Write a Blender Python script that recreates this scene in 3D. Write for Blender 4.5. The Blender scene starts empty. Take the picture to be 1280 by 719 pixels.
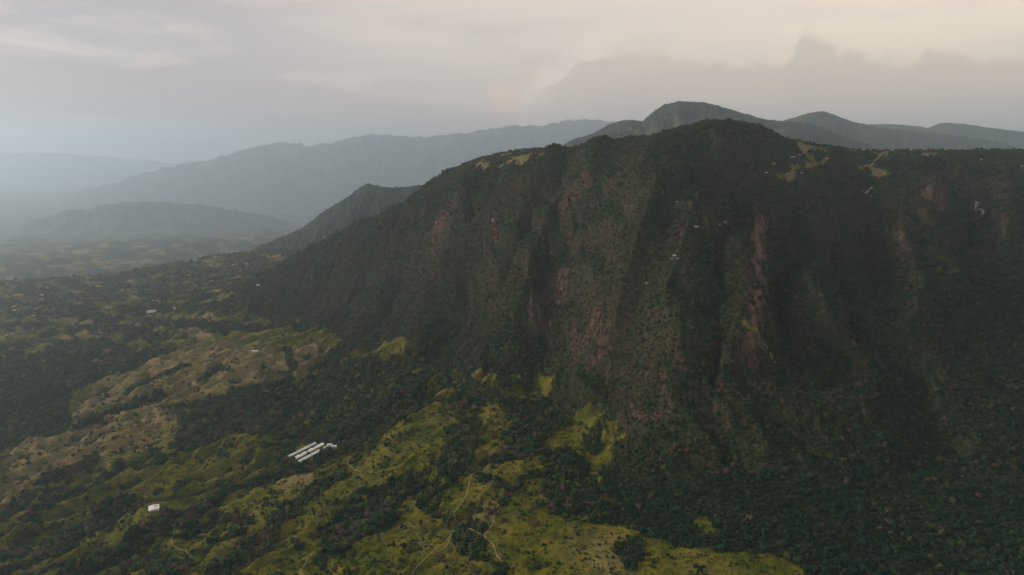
import bpy, bmesh, math, random
import numpy as np
from mathutils import Vector, Matrix

random.seed(7)
rng = np.random.default_rng(11)
SC = bpy.context.scene
COL = SC.collection
R = math.radians

# ------------------------------------------------------------------ camera
F = 853.0                     # focal length in pixels of a 1280 wide frame (24 mm lens)
CX, CY = 640.0, 359.5
PITCH = R(11.0)
cam_d = bpy.data.cameras.new('camera')
cam_d.lens = 36.0 * F / 1280.0
cam_d.sensor_width = 36.0
cam_d.clip_start = 1.0
cam_d.clip_end = 200000.0
cam = bpy.data.objects.new('camera', cam_d)
COL.objects.link(cam)
cam.location = (0, 0, 0)
cam.rotation_euler = (math.pi / 2 - PITCH, 0, 0)
SC.camera = cam

# ------------------------------------------------------------------ world, sun, exposure
SUN_AZ = R(-80.0)             # measured from +Y towards +X: ahead and to the left
SUN_EL = R(22.0)
SC.view_settings.view_transform = 'Standard'
SC.view_settings.look = 'None'
SC.view_settings.gamma = 1.0
SC.view_settings.use_curve_mapping = False
SC.view_settings.exposure = 0.08

sun_d = bpy.data.lights.new('sun', 'SUN')
sun_d.energy = 3.0
sun_d.angle = R(10.0)
sun_d.color = (1.0, 0.88, 0.72)
sun = bpy.data.objects.new('sun', sun_d)
COL.objects.link(sun)
sdir = Vector((math.sin(SUN_AZ) * math.cos(SUN_EL), math.cos(SUN_AZ) * math.cos(SUN_EL), math.sin(SUN_EL)))
sun.rotation_euler = (-sdir).to_track_quat('-Z', 'Y').to_euler()

SKY_STRENGTH = 0.1
HAZE_DENSITY = 3.5e-5
HAZE_COLOR = (0.69, 0.83, 0.955)


class NT:
    """small helper to wire shader nodes"""
    def __init__(self, tree):
        self.t = tree
        self.t.nodes.clear()

    def n(self, typ, **kw):
        nd = self.t.nodes.new(typ)
        for k, v in kw.items():
            setattr(nd, k, v)
        return nd

    def l(self, a, b):
        self.t.links.new(a, b)

    def val(self, sock, v):
        if hasattr(v, 'is_output'):
            self.l(v, sock)
        elif v is not None:
            sock.default_value = v

    def math(self, op, a, b=None, c=None, clamp=False):
        nd = self.n('ShaderNodeMath', operation=op, use_clamp=clamp)
        for s, v in zip(nd.inputs, (a, b, c)):
            self.val(s, v)
        return nd.outputs[0]

    def mix(self, fac, a, b, blend='MIX', clamp=True):
        nd = self.n('ShaderNodeMix', data_type='RGBA', blend_type=blend, clamp_factor=clamp)
        self.val(nd.inputs[0], fac)
        self.val(nd.inputs[6], a if hasattr(a, 'is_output') else (*a, 1.0))
        self.val(nd.inputs[7], b if hasattr(b, 'is_output') else (*b, 1.0))
        return nd.outputs[2]

    def ramp(self, v, a, b, x=0.0, y=1.0, smooth=True):
        nd = self.n('ShaderNodeMapRange', interpolation_type='SMOOTHSTEP' if smooth else 'LINEAR', clamp=True)
        self.val(nd.inputs[0], v)
        for s, w in zip(nd.inputs[1:5], (a, b, x, y)):
            self.val(s, w)
        return nd.outputs[0]

    def noise(self, vec, scale, detail=4.0, rough=0.5, dist=0.0):
        nd = self.n('ShaderNodeTexNoise')
        if vec is not None:
            self.l(vec, nd.inputs['Vector'])
        nd.inputs['Scale'].default_value = scale
        nd.inputs['Detail'].default_value = detail
        nd.inputs['Roughness'].default_value = rough
        nd.inputs['Distortion'].default_value = dist
        return nd.outputs[0]

    def mapping(self, vec, scale=(1, 1, 1), rot=(0, 0, 0)):
        nd = self.n('ShaderNodeMapping')
        self.l(vec, nd.inputs[0])
        nd.inputs['Rotation'].default_value = rot
        nd.inputs['Scale'].default_value = scale
        return nd.outputs[0]

    def comb(self, x, y, z):
        nd = self.n('ShaderNodeCombineXYZ')
        for s, v in zip(nd.inputs, (x, y, z)):
            self.val(s, v)
        return nd.outputs[0]


def s2l(r, g, b):
    f = lambda c: ((c / 255.0 + 0.055) / 1.055) ** 2.4 if c > 10 else c / 255.0 / 12.92
    return (f(r), f(g), f(b))


def pix_dir(px, py):
    u = (px - CX) / F
    v = (CY - py) / F
    return np.array([u, math.cos(PITCH) + v * math.sin(PITCH), -math.sin(PITCH) + v * math.cos(PITCH)])


def pix_azel(px, py):
    d = pix_dir(px, py)
    return math.degrees(math.atan2(d[0], d[1])), math.degrees(math.atan2(d[2], math.hypot(d[0], d[1])))


def build_world():
    w = bpy.data.worlds.new('World')
    SC.world = w
    w.use_nodes = True
    g = NT(w.node_tree)
    tc = g.n('ShaderNodeTexCoord')
    d = tc.outputs['Generated']
    sep = g.n('ShaderNodeSeparateXYZ')
    g.l(d, sep.inputs[0])
    az = g.math('MULTIPLY', g.math('ARCTAN2', sep.outputs[0], sep.outputs[1]), 57.29578)
    el = g.math('MULTIPLY', g.math('ARCSINE', sep.outputs[2]), 57.29578)
    azel = g.comb(az, el, 0.0)
    sky = g.n('ShaderNodeTexSky', sky_type='NISHITA')
    sky.sun_disc = False
    sky.sun_elevation = SUN_EL
    sky.sun_rotation = SUN_AZ
    sky.air_density = 1.5
    sky.dust_density = 4.0
    # overcast veil: grey violet left, warm cream right, greyer towards the horizon
    side = g.ramp(az, -34.0, 30.0)
    up_l = s2l(184, 174, 177)
    up_r = s2l(255, 236, 210)
    top = g.mix(side, up_l, up_r)
    hor = g.mix(side, s2l(186, 168, 163), s2l(232, 206, 185))
    veil = g.mix(g.ramp(el, 1.0, 9.0), hor, top)
    # bright band in the middle of the sky
    mid = g.math('MULTIPLY', g.ramp(az, -24.0, -4.0), g.ramp(az, 24.0, 2.0))
    veil = g.mix(g.math('MULTIPLY', mid, g.ramp(el, 3.0, 11.0, 0.0, 0.6)), veil, s2l(238, 222, 210))
    # streaks of high cloud, slightly tilted
    st = g.noise(g.mapping(azel, (0.05, 0.32, 1.0), (0, 0, R(-11))), 1.0, 5.0, 0.55, 0.4)
    veil = g.mix(g.ramp(st, 0.48, 0.66, 0.0, 0.6), veil, s2l(238, 222, 206))
    st2 = g.noise(g.mapping(azel, (0.035, 0.20, 1.0), (0, 0, R(6))), 1.0, 4.0, 0.5, 0.3)
    veil = g.mix(g.ramp(st2, 0.48, 0.70, 0.0, 0.5), veil, s2l(178, 170, 174))
    # far storm cloud: a top edge given as elevation over azimuth, roughened by noise
    edge_px = [(560, 330), (630, 168), (644, 142), (672, 119), (695, 102), (708, 92), (722, 82), (745, 75), (785, 71),
               (869, 77), (909, 82), (975, 80), (992, 68), (1001, 46), (1010, 41), (1022, 47), (1038, 62), (1066, 70), (1100, 76),
               (1145, 74), (1160, 66), (1180, 65), (1212, 77), (1280, 80), (1400, 85)]
    pts = [pix_azel(*p) for p in edge_px]
    fc = g.n('ShaderNodeFloatCurve')
    cu = fc.mapping.curves[0]
    cu.points[0].location = (0.0, 0.0)
    cu.points[1].location = (1.0, (pts[-1][1] + 8) / 24.0)
    for a, e in pts:
        cu.points.new((a + 8) / 48.0, (e + 8) / 24.0)
    for p in cu.points:
        p.handle_type = 'AUTO'
    fc.mapping.update()
    g.l(g.math('DIVIDE', g.math('ADD', az, 8.0), 48.0, clamp=True), fc.inputs['Value'])
    etop = g.math('SUBTRACT', g.math('MULTIPLY', fc.outputs[0], 24.0), 8.0)
    nz = g.math('SUBTRACT', g.noise(azel, 0.6, 7.0, 0.58), 0.5)
    diff = g.math('SUBTRACT', g.math('ADD', etop, g.math('MULTIPLY', nz, g.ramp(az, 4.0, 13.0, 1.0, 2.4))), el)
    soft = g.ramp(az, 3.0, 13.0, 0.12, 0.6)
    body = g.ramp(diff, g.math('MULTIPLY', soft, -1.0), soft)
    body = g.math('MULTIPLY', body, g.ramp(az, -1.0, 5.5, 0.0, 1.0))
    tex0 = g.noise(g.mapping(azel, (0.35, 0.6, 1.0), (0, 0, R(35))), 1.0, 6.0, 0.6)
    # lit rim on the left flank of the cloud
    rim = g.math('MULTIPLY', g.ramp(diff, -2.8, 0.0), g.ramp(az, 12.0, 5.0))
    rim = g.math('MULTIPLY', rim, g.ramp(az, -2.5, 2.5))
    veil = g.mix(g.math('MULTIPLY', g.math('MULTIPLY', rim, g.ramp(tex0, 0.3, 0.65, 0.45, 1.0)), 0.6), veil, (1.08, 0.88, 0.74))
    tex = g.noise(g.mapping(azel, (0.12, 0.35, 1.0)), 1.0, 6.0, 0.6)
    cl = g.mix(tex, s2l(202, 184, 173), s2l(238, 216, 196))
    cl = g.mix(g.ramp(az, 14.0, 32.0, 0.0, 0.5), cl, s2l(222, 204, 184))
    veil = g.mix(g.math('MULTIPLY', body, 0.9), veil, cl)
    # pink glow of a lit tower at the cloud's foot
    a0, e0 = pix_azel(628, 124)
    dx = g.math('MULTIPLY', g.math('SUBTRACT', az, a0), 0.75)
    dy = g.math('SUBTRACT', el, e0)
    rr = g.math('SQRT', g.math('ADD', g.math('MULTIPLY', dx, dx), g.math('MULTIPLY', dy, dy)))
    rr = g.math('ADD', rr, g.math('MULTIPLY', nz, 1.0))
    veil = g.mix(g.ramp(rr, 1.7, 0.1, 0.0, 0.55), veil, (1.15, 0.74, 0.56))
    # bright patch of cloud high on the right, away from the sun
    ax = g.math('MULTIPLY', g.math('SUBTRACT', az, 30.0), 0.6)
    ay = g.math('SUBTRACT', el, 26.0)
    sr = g.math('SQRT', g.math('ADD', g.math('MULTIPLY', ax, ax), g.math('MULTIPLY', ay, ay)))
    veil = g.mix(g.ramp(sr, 22.0, 2.0, 0.0, 0.5), veil, (1.2, 1.02, 0.82))
    # the unseen deck overhead turns bluer, its brightness set for ground and haze light
    veil = g.mix(g.ramp(el, 16.0, 55.0), veil, (0.44, 0.47, 0.53))
    # dull ground half
    veil = g.mix(g.ramp(el, 0.0, -3.0), veil, s2l(120, 122, 126))
    big = g.mix(1.0, veil, (10.0, 10.0, 10.0), blend='MULTIPLY')
    col = g.mix(0.93, sky.outputs[0], big)
    bg = g.n('ShaderNodeBackground')
    g.l(col, bg.inputs[0])
    bg.inputs[1].default_value = SKY_STRENGTH
    out = g.n('ShaderNodeOutputWorld')
    g.l(bg.outputs[0], out.inputs[0])


build_world()
SC.render.engine = 'CYCLES'
SC.cycles.use_denoising = True
SC.cycles.max_bounces = 5
SC.cycles.diffuse_bounces = 2
SC.cycles.volume_bounces = 2
SC.cycles.use_adaptive_sampling = True

# ------------------------------------------------------------------ noise
def _hash(ix, iy, seed):
    h = (ix.astype(np.int64) * 374761393 + iy.astype(np.int64) * 668265263 + seed * 1442695041) & 0xFFFFFFFF
    h = ((h ^ (h >> 13)) * 1274126177) & 0xFFFFFFFF
    h = (h ^ (h >> 16)) & 0xFFFFFFFF
    return h.astype(np.float64) / 4294967296.0


def gnoise(x, y, seed=0):
    ix, iy = np.floor(x), np.floor(y)
    fx, fy = x - ix, y - iy
    u = fx * fx * fx * (fx * (fx * 6 - 15) + 10)
    v = fy * fy * fy * (fy * (fy * 6 - 15) + 10)

    def g(dx, dy):
        a = _hash(ix + dx, iy + dy, seed) * 2 * math.pi
        return np.cos(a) * (fx - dx) + np.sin(a) * (fy - dy)
    n0 = g(0, 0) * (1 - u) + g(1, 0) * u
    n1 = g(0, 1) * (1 - u) + g(1, 1) * u
    return (n0 * (1 - v) + n1 * v) * 1.5


def fbm(x, y, octv, seed=0, gain=0.5):
    s = np.zeros_like(x)
    a = 1.0
    for o in range(octv):
        s += a * gnoise(x, y, seed + o * 17)
        x, y, a = x * 2.03, y * 2.03, a * gain
    return s


def ridged(x, y, octv, seed=0, gain=0.5):
    s = np.zeros_like(x)
    a, t = 1.0, 0.0
    for o in range(octv):
        s += a * (1 - np.abs(gnoise(x, y, seed + o * 17)) * 1.6)
        t += a
        x, y, a = x * 2.03, y * 2.03, a * gain
    return s / t


def sstep(v, a, b):
    t = np.clip((v - a) / (b - a), 0, 1)
    return t * t * (3 - 2 * t)


# ------------------------------------------------------------------ terrain height
S = 1.6                        # metres per layout unit


def tan_down(py):
    d = pix_dir(CX, py)
    return d[2] / d[1]


def cp(px, py, z=None, d=None):
    """a survey point of the terrain: seen at a pixel, at height z (or forward distance d), in layout units"""
    dr = pix_dir(px, py)
    if d is None:
        d = z / (dr[2] / dr[1])
    k = d / dr[1]
    return (dr[0] * k * S, d * S, dr[2] * k * S)


CP = [
    # foreground row
    cp(-150, 719, -600), cp(0, 719, -580), cp(300, 719, -530), cp(640, 719, -480), cp(960, 719, -455), cp(1280, 719, -452), cp(1430, 719, -450),
    # right face
    cp(1280, 600, -425), cp(1280, 500, -365), cp(1280, 400, -290), cp(1280, 300, -180), cp(1280, 240, -87), cp(1280, 200, d=1760), cp(1280, 191, d=1900),
    cp(1430, 500, -365), cp(1430, 400, -290), cp(1430, 300, -180), cp(1430, 240, -87), cp(1430, 191, d=1900),
    cp(1140, 600, -425), cp(1140, 500, -362), cp(1140, 400, -283), cp(1140, 300, -175), cp(1140, 240, -82), cp(1140, 205, d=1650), cp(1150, 193, d=1790),
    cp(1215, 191, d=1850),
    cp(1000, 640, -442), cp(1000, 560, -402), cp(1000, 480, -342), cp(1000, 400, -272), cp(1000, 300, -166), cp(1000, 240, -78), cp(1000, 215, d=1560), cp(1000, 196, d=1650),
    cp(1000, 178, d=1730), cp(1030, 184, d=1780), cp(1075, 189, d=1800), cp(1110, 193, d=1800),
    # centre spur and summit
    cp(880, 640, -450), cp(880, 560, -418), cp(880, 490, -355), cp(850, 430, -298), cp(870, 350, -216), cp(880, 300, -155), cp(880, 250, -88), cp(880, 210, d=1460),
    cp(885, 175, d=1540), cp(885, 158, d=1600), cp(930, 159, d=1625), cp(965, 166, d=1660), cp(845, 164, d=1610), cp(810, 174, d=1640),
    cp(770, 560, -458), cp(770, 500, -425), cp(770, 440, -358), cp(770, 370, -260), cp(770, 300, -165), cp(770, 230, -60), cp(770, 184, d=1660),
    cp(730, 191, d=1720), cp(690, 198, d=1760), cp(665, 206, d=1790),
    # middle face
    cp(700, 560, -468), cp(700, 480, -450), cp(700, 420, -395), cp(700, 350, -285), cp(700, 280, -165), cp(700, 225, -62),
    cp(640, 240, -95), cp(640, 300, -208), cp(640, 380, -345), cp(640, 440, -425), cp(640, 500, -468), cp(640, 560, -476), cp(640, 640, -479),
    cp(580, 250, -120), cp(580, 320, -265), cp(580, 400, -410), cp(580, 460, -470), cp(580, 520, -487),
    cp(520, 290, -230), cp(520, 350, -350), cp(520, 420, -450), cp(520, 480, -492), cp(520, 560, -502), cp(520, 640, -506),
    cp(450, 310, -300), cp(450, 360, -415), cp(450, 410, -490),
    # left plateau and skyline
    cp(650, 190, d=2250), cp(690, 191, d=2150), cp(610, 198, d=2300), cp(580, 206, d=2330), cp(558, 217, d=2350), cp(540, 230, d=2380), cp(522, 252, d=2420),
    cp(513, 258, d=2440), cp(466, 275, d=2530), cp(428, 291, d=2590), cp(400, 306, d=2640), cp(350, 336, d=2680), cp(300, 372, -530),
    # lower left
    cp(400, 345, -410), cp(400, 372, -472), cp(400, 400, -512), cp(400, 440, -538), cp(400, 500, -550), cp(400, 560, -547), cp(400, 640, -536),
    cp(330, 420, -548), cp(330, 400, -545), cp(250, 400, -572), cp(250, 440, -568), cp(250, 500, -592), cp(250, 560, -592), cp(250, 640, -575),
    cp(100, 380, -630), cp(100, 420, -622), cp(100, 470, -622), cp(100, 540, -622), cp(100, 620, -615),
    cp(0, 360, -700), cp(0, 400, -665), cp(0, 450, -648), cp(0, 520, -652), cp(0, 600, -640), cp(-150, 450, -680), cp(-150, 600, -655),
    cp(-150, 360, -720), cp(180, 450, -598), cp(160, 490, -604),
    # crest at the edge of the lower country
    cp(0, 347, -745), cp(75, 344, -742), cp(147, 341, -740), cp(178, 332, -720), cp(222, 329, -712), cp(267, 322, -672), cp(311, 314, -640), cp(200, 365, -660), cp(300, 345, -600),
]


def wp(x, d, z):
    return (x * S, d * S, z * S)


CP += [wp(-2600, 4900, -860), wp(-3800, 5200, -860), wp(-1500, 5300, -850), wp(-600, 5000, -700), wp(-900, 3300, -520), wp(-700, 2900, -330),
       wp(-300, 2700, -180), wp(0, 2500, -15), wp(0, 3200, -60), wp(500, 2300, 0), wp(600, 3000, -50), wp(1200, 2300, -10), wp(1200, 3000, -50),
       wp(1900, 2300, -10), wp(1900, 3000, -50), wp(2600, 2600, 0), wp(400, 1800, 30), wp(900, 2000, 5), wp(120, 1950, -10), wp(200, 1850, -4), wp(290, 1800, 10), wp(300, 1950, 0), wp(110, 2100, -5), wp(20, 2000, -12), wp(-40, 2100, -8), wp(500, 1900, 25), wp(640, 1850, 15), wp(800, 1950, 5), wp(1100, 2050, 0), wp(1300, 2050, 0), wp(-100, 2500, -45), wp(-300, 2550, -150), wp(-400, 2620, -270), wp(-500, 2720, -330), wp(0, 4500, -300), wp(1500, 4500, -250), wp(3000, 4500, -250)]
CP = np.array(CP)
U = 1000.0


def _tps_fit(P, lam=1e-4):
    n = len(P)
    X = P[:, :2] / U
    r2 = ((X[:, None] - X[None]) ** 2).sum(-1)
    K = 0.5 * r2 * np.log(r2 + 1e-12) + lam * np.eye(n)
    Q = np.hstack([np.ones((n, 1)), X])
    A = np.block([[K, Q], [Q.T, np.zeros((3, 3))]])
    return np.linalg.solve(A, np.concatenate([P[:, 2], np.zeros(3)]))


TPS = _tps_fit(CP)


def tps(x, y):
    shp = x.shape
    x, y = x.ravel() / U, y.ravel() / U
    out = np.empty_like(x)
    cx, cy = CP[:, 0] / U, CP[:, 1] / U
    w = TPS[:len(CP)]
    for i in range(0, len(x), 60000):
        a, b = x[i:i + 60000, None], y[i:i + 60000, None]
        r2 = (a - cx) ** 2 + (b - cy) ** 2
        out[i:i + 60000] = (0.5 * r2 * np.log(r2 + 1e-12)) @ w
    out += TPS[-3] + TPS[-2] * x + TPS[-1] * y
    return out.reshape(shp)


# polar sheet of ground: fine near by, coarse towards the horizon
N_AZ = 1260
AZ = np.linspace(R(-51.0), R(51.0), N_AZ)
rr = [560.0]
while rr[-1] < 9200:
    rr.append(rr[-1] * 1.0034)
while rr[-1] < 70000:
    rr.append(rr[-1] * 1.03)
RR = np.array(rr)
LR = np.log(RR)
GX = RR[:, None] * np.sin(AZ)[None]
GY = RR[:, None] * np.cos(AZ)[None]
# the thin plate surface is smooth: evaluate it on a coarser polar mesh, then interpolate
cr = np.linspace(LR[0], LR[-1], 420)
ca = np.linspace(AZ[0], AZ[-1], 240)
cxg = np.exp(cr)[:, None] * np.sin(ca)[None]
cyg = np.exp(cr)[:, None] * np.cos(ca)[None]
cz = tps(cxg, cyg)


def bil(tab, fi, fj):
    i = np.clip(np.floor(fi).astype(int), 0, tab.shape[0] - 2)
    j = np.clip(np.floor(fj).astype(int), 0, tab.shape[1] - 2)
    a, b = np.clip(fi - i, 0, 1), np.clip(fj - j, 0, 1)
    return (tab[i, j] * (1 - a) + tab[i + 1, j] * a) * (1 - b) + (tab[i, j + 1] * (1 - a) + tab[i + 1, j + 1] * a) * b


def coarse(x, y):
    lr = 0.5 * np.log(x * x + y * y)
    return bil(cz, (lr - cr[0]) / (cr[1] - cr[0]), (np.arctan2(x, y) - ca[0]) / (ca[1] - ca[0]))


BASE = coarse(GX, GY)
# far away everything settles to the valley floor
FARW = sstep(RR[:, None] * np.ones(N_AZ)[None], 7600, 9400)
PLAIN = -1450 - 1100 * sstep(RR[:, None], 8000, 30000) + 40 * fbm(GX / 2600, GY / 2600, 3, 91)
BASE = BASE * (1 - FARW) + PLAIN * FARW
dzr = np.gradient(BASE, axis=0) / np.gradient(RR)[:, None]
dza = np.gradient(BASE, axis=1) / (RR[:, None] * (AZ[1] - AZ[0]))
SLOPE = np.hypot(dzr, dza)
STEEP = sstep(SLOPE, 0.28, 0.62) * (1 - FARW)

# relief
NEAR = 1 - FARW
wl = sstep(-GX, 0, 700)                                    # left flank drains to the lower left
wx = GX + 85 * fbm(GX / 300, GY / 300, 3, 5)
wy = GY + 85 * fbm(GX / 300, GY / 300, 3, 6)
c45, s45 = math.cos(R(45)), math.sin(R(45))
gA = ridged((wx + 0.25 * wy) / 210, wy / 560, 4, 21)
gB = ridged((wx * c45 - wy * s45) / 190, (wx * s45 + wy * c45) / 700, 4, 23)
gface = gA * (1 - wl) + gB * wl - 0.62
c30, s30 = math.cos(R(33)), math.sin(R(33))
gL = ridged((wx * c30 - wy * s30) / 150, (wx * s30 + wy * c30) / 520, 3, 41) - 0.66      # spurs of the lower slopes
g2 = ridged((wx * c30 - wy * s30) / 62, (wx * s30 + wy * c30) / 240, 2, 43) - 0.66
rough = fbm(GX / 70, GY / 70, 4, 61)
crag = ridged(GX / 48, GY / 48, 4, 63) - 0.6
CLIFFN = sstep(fbm(GX / 420, GY / 420, 3, 71), -0.1, 0.5)
LOW = (1 - STEEP) * NEAR * sstep(-GX - 0.15 * GY, -700, 100)
PLAT = sstep(BASE, -130, -20) * sstep(GY, 2300, 2700)        # the high plateau stays calm
# the dry hills at the left are cut deepest by gullies, the meadows below the cliff lie smoother
HILLW = sstep(GY - 0.55 * GX, 2050, 2500)
gL, g2 = gL * (0.5 + 0.5 * HILLW), g2 * (0.35 + 0.65 * HILLW)
HH = BASE + NEAR * (STEEP * (74 * gface + 9 * rough + 15 * crag * CLIFFN) * (1 - 0.8 * PLAT)
                    + LOW * (70 * gL + 15 * g2) * sstep(RR[:, None], 700, 1500)
                    + (1 - STEEP) * 5 * rough + PLAT * (2 * rough + 9 * fbm(GX / 190, GY / 190, 3, 67) * sstep(-GX, 100, 400)))
ZB = HH - BASE


def ray_hit(px, py, table=None):
    """first point of the ground seen through a pixel (layout aid)"""
    tab = HH if table is None else table
    d = pix_dir(px, py)
    fj = (math.atan2(d[0], d[1]) - AZ[0]) / (AZ[1] - AZ[0])
    j = int(np.clip(math.floor(fj), 0, N_AZ - 2))
    t = fj - j
    colz = tab[:, j] * (1 - t) + tab[:, j + 1] * t
    sl = d[2] / math.hypot(d[0], d[1])
    diff = colz - RR * sl
    k = int(np.argmax(diff >= 0))
    az = math.atan2(d[0], d[1])
    if diff[k] < 0:                    # just over the skyline: take the crest itself
        near = RR < 7000
        k = int(np.argmax(np.where(near, colz / RR, -9)))
        return np.array([RR[k] * math.sin(az), RR[k] * math.cos(az), colz[k]])
    if k > 0:
        a = diff[k - 1] / (diff[k - 1] - diff[k] + 1e-9)
        r = RR[k - 1] + a * (RR[k] - RR[k - 1])
    else:
        r = RR[0]
    return np.array([r * math.sin(az), r * math.cos(az), r * sl])


# the larger buttresses and ravines of the face, each following its own line down the slope
def spine(pts, amp, width):
    global HH
    P = np.array([ray_hit(*p, BASE)[:2] for p in pts])
    lo, hi = P.min(0) - 3 * width, P.max(0) + 3 * width
    idx = np.nonzero((GX > lo[0]) & (GX < hi[0]) & (GY > lo[1]) & (GY < hi[1]))
    x, y = wx[idx] * 0.5 + GX[idx] * 0.5, wy[idx] * 0.5 + GY[idx] * 0.5
    d2 = np.full(len(x), 1e18)
    tt = np.zeros(len(x))
    n = len(P) - 1
    for i in range(n):
        x1, y1 = P[i]
        x2, y2 = P[i + 1]
        t = np.clip(((x - x1) * (x2 - x1) + (y - y1) * (y2 - y1)) / ((x2 - x1) ** 2 + (y2 - y1) ** 2 + 1e-9), 0, 1)
        d = (x - x1 - t * (x2 - x1)) ** 2 + (y - y1 - t * (y2 - y1)) ** 2
        k = d < d2
        d2 = np.where(k, d, d2)
        tt = np.where(k, (i + t) / n, tt)
    width *= 1.05
    HH[idx] += 1.85 * amp * np.exp(-np.sqrt(d2) / width * 1.1) * sstep(tt, 0.0, 0.25) * (1 - sstep(tt, 0.75, 1.0) * 0.8)


spine([(765, 200), (735, 228), (705, 262), (680, 310), (655, 370), (640, 420)], 62, 75)
spine([(800, 235), (770, 270), (745, 320), (730, 380), (725, 440)], -50, 70)
spine([(880, 220), (868, 290), (858, 360), (845, 420), (820, 490)], 55, 85)
spine([(690, 200), (640, 238), (600, 280), (560, 335), (520, 390)], 50, 70)
spine([(720, 210), (680, 245), (645, 300), (610, 370), (590, 420)], -42, 60)
spine([(600, 225), (565, 262), (525, 310), (480, 355), (440, 390)], 45, 70)
spine([(640, 225), (600, 262), (560, 312), (515, 365)], -35, 60)
spine([(545, 240), (510, 285), (460, 330), (400, 368)], 40, 70)
spine([(985, 235), (982, 290), (978, 350), (975, 420), (975, 470)], -48, 55)
spine([(1020, 235), (1015, 300), (1020, 370), (1030, 440)], 45, 70)
spine([(1080, 235), (1085, 300), (1100, 370)], -40, 60)
spine([(1150, 215), (1165, 280), (1160, 350), (1150, 420)], 45, 75)
spine([(1205, 225), (1215, 290), (1205, 360)], -45, 60)
spine([(830, 205), (815, 260), (800, 330), (785, 400), (775, 450)], 38, 45)
spine([(905, 225), (905, 290), (900, 360), (890, 430), (880, 500)], -34, 45)
spine([(925, 230), (930, 300), (925, 380), (920, 470)], 30, 40)
spine([(1050, 240), (1050, 310), (1062, 380), (1075, 450)], -34, 45)
spine([(1115, 235), (1125, 300), (1135, 380), (1140, 460)], 34, 45)
spine([(660, 215), (618, 255), (578, 305), (540, 360)], 30, 40)
spine([(575, 240), (535, 285), (490, 330), (440, 375)], -32, 45)
spine([(1255, 215), (1262, 290), (1275, 360)], 40, 60)

terr = 16 * np.sin(HH / 150 * 2 * math.pi + 4 * fbm(GX / 500, GY / 500, 2, 81)) * STEEP * CLIFFN * NEAR * (1 - PLAT)
HH = HH + terr
HH = HH + FARW * 60 * fbm(GX / 900, GY / 900, 4, 95)


def P2(pts):
    return np.array([ray_hit(*p)[:2] for p in pts])


# level yards under the long sheds and the white barn
def pad(pts, half, fade):
    global HH
    a, b = ray_hit(*pts[0]), ray_hit(*pts[1])
    ab = b[:2] - a[:2]
    L = np.hypot(*ab)
    t = ((GX - a[0]) * ab[0] + (GY - a[1]) * ab[1]) / (L * L)
    dd = np.abs((GX - a[0]) * ab[1] - (GY - a[1]) * ab[0]) / L
    over = np.maximum(np.maximum(-t, t - 1), 0) * L
    dist = np.hypot(np.maximum(dd - half, 0), over)
    w = 1 - sstep(dist, 0, fade)
    HH = HH * (1 - w) + (a[2] + (b[2] - a[2]) * np.clip(t, -0.3, 1.3)) * w


pad([(362, 573), (406, 556)], 34, 60)
pad([(187, 634), (198, 634)], 24, 40)
pad([(315, 440), (322, 440)], 12, 25)


def H(x, y):
    x, y = np.asarray(x, float), np.asarray(y, float)
    lr = 0.5 * np.log(x * x + y * y)
    fi = np.interp(lr, LR, np.arange(len(LR)))
    return bil(HH, fi, (np.arctan2(x, y) - AZ[0]) / (AZ[1] - AZ[0]))


def samp(tab, x, y):
    lr = 0.5 * np.log(x * x + y * y)
    fi = np.interp(lr, LR, np.arange(len(LR)))
    return bil(tab, fi, (np.arctan2(x, y) - AZ[0]) / (AZ[1] - AZ[0]))


# ------------------------------------------------------------------ land cover on the ground (metres in the world)
WX = GX + 14 * fbm(GX / 55, GY / 55, 3, 101)
WY = GY + 14 * fbm(GX / 55, GY / 55, 3, 103)


def poly_mask(pts, soft=10.0, grow=0.0):
    P = P2(pts)
    m = np.zeros_like(GX)
    lo, hi = P.min(0) - soft * 3 - 40, P.max(0) + soft * 3 + 40
    idx = np.nonzero((GX > lo[0]) & (GX < hi[0]) & (GY > lo[1]) & (GY < hi[1]))
    x, y = WX[idx], WY[idx]
    inside = np.zeros(len(x), bool)
    d2 = np.full(len(x), 1e18)
    n = len(P)
    for i in range(n):
        x1, y1 = P[i]
        x2, y2 = P[(i + 1) % n]
        c = ((y1 > y) != (y2 > y)) & (x < (x2 - x1) * (y - y1) / (y2 - y1 + 1e-12) + x1)
        inside ^= c
        L2 = (x2 - x1) ** 2 + (y2 - y1) ** 2 + 1e-9
        t = np.clip(((x - x1) * (x2 - x1) + (y - y1) * (y2 - y1)) / L2, 0, 1)
        d2 = np.minimum(d2, (x - x1 - t * (x2 - x1)) ** 2 + (y - y1 - t * (y2 - y1)) ** 2)
    sd = np.sqrt(d2) * np.where(inside, 1, -1) + grow
    m[idx] = sstep(sd, -soft, soft)
    return m


def line_mask(pts, width, soft=8.0, warp=True):
    """a strip of ground along a line; width in metres"""
    P = P2(pts)
    m = np.zeros_like(GX)
    lo, hi = P.min(0) - width - 60, P.max(0) + width + 60
    idx = np.nonzero((GX > lo[0]) & (GX < hi[0]) & (GY > lo[1]) & (GY < hi[1]))
    x, y = (WX[idx], WY[idx]) if warp else (GX[idx], GY[idx])
    d2 = np.full(len(x), 1e18)
    for i in range(len(P) - 1):
        x1, y1 = P[i]
        x2, y2 = P[i + 1]
        L2 = (x2 - x1) ** 2 + (y2 - y1) ** 2 + 1e-9
        t = np.clip(((x - x1) * (x2 - x1) + (y - y1) * (y2 - y1)) / L2, 0, 1)
        d2 = np.minimum(d2, (x - x1 - t * (x2 - x1)) ** 2 + (y - y1 - t * (y2 - y1)) ** 2)
    m[idx] = 1 - sstep(np.sqrt(d2), max(width - soft, 0), width + soft)
    return m


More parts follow.
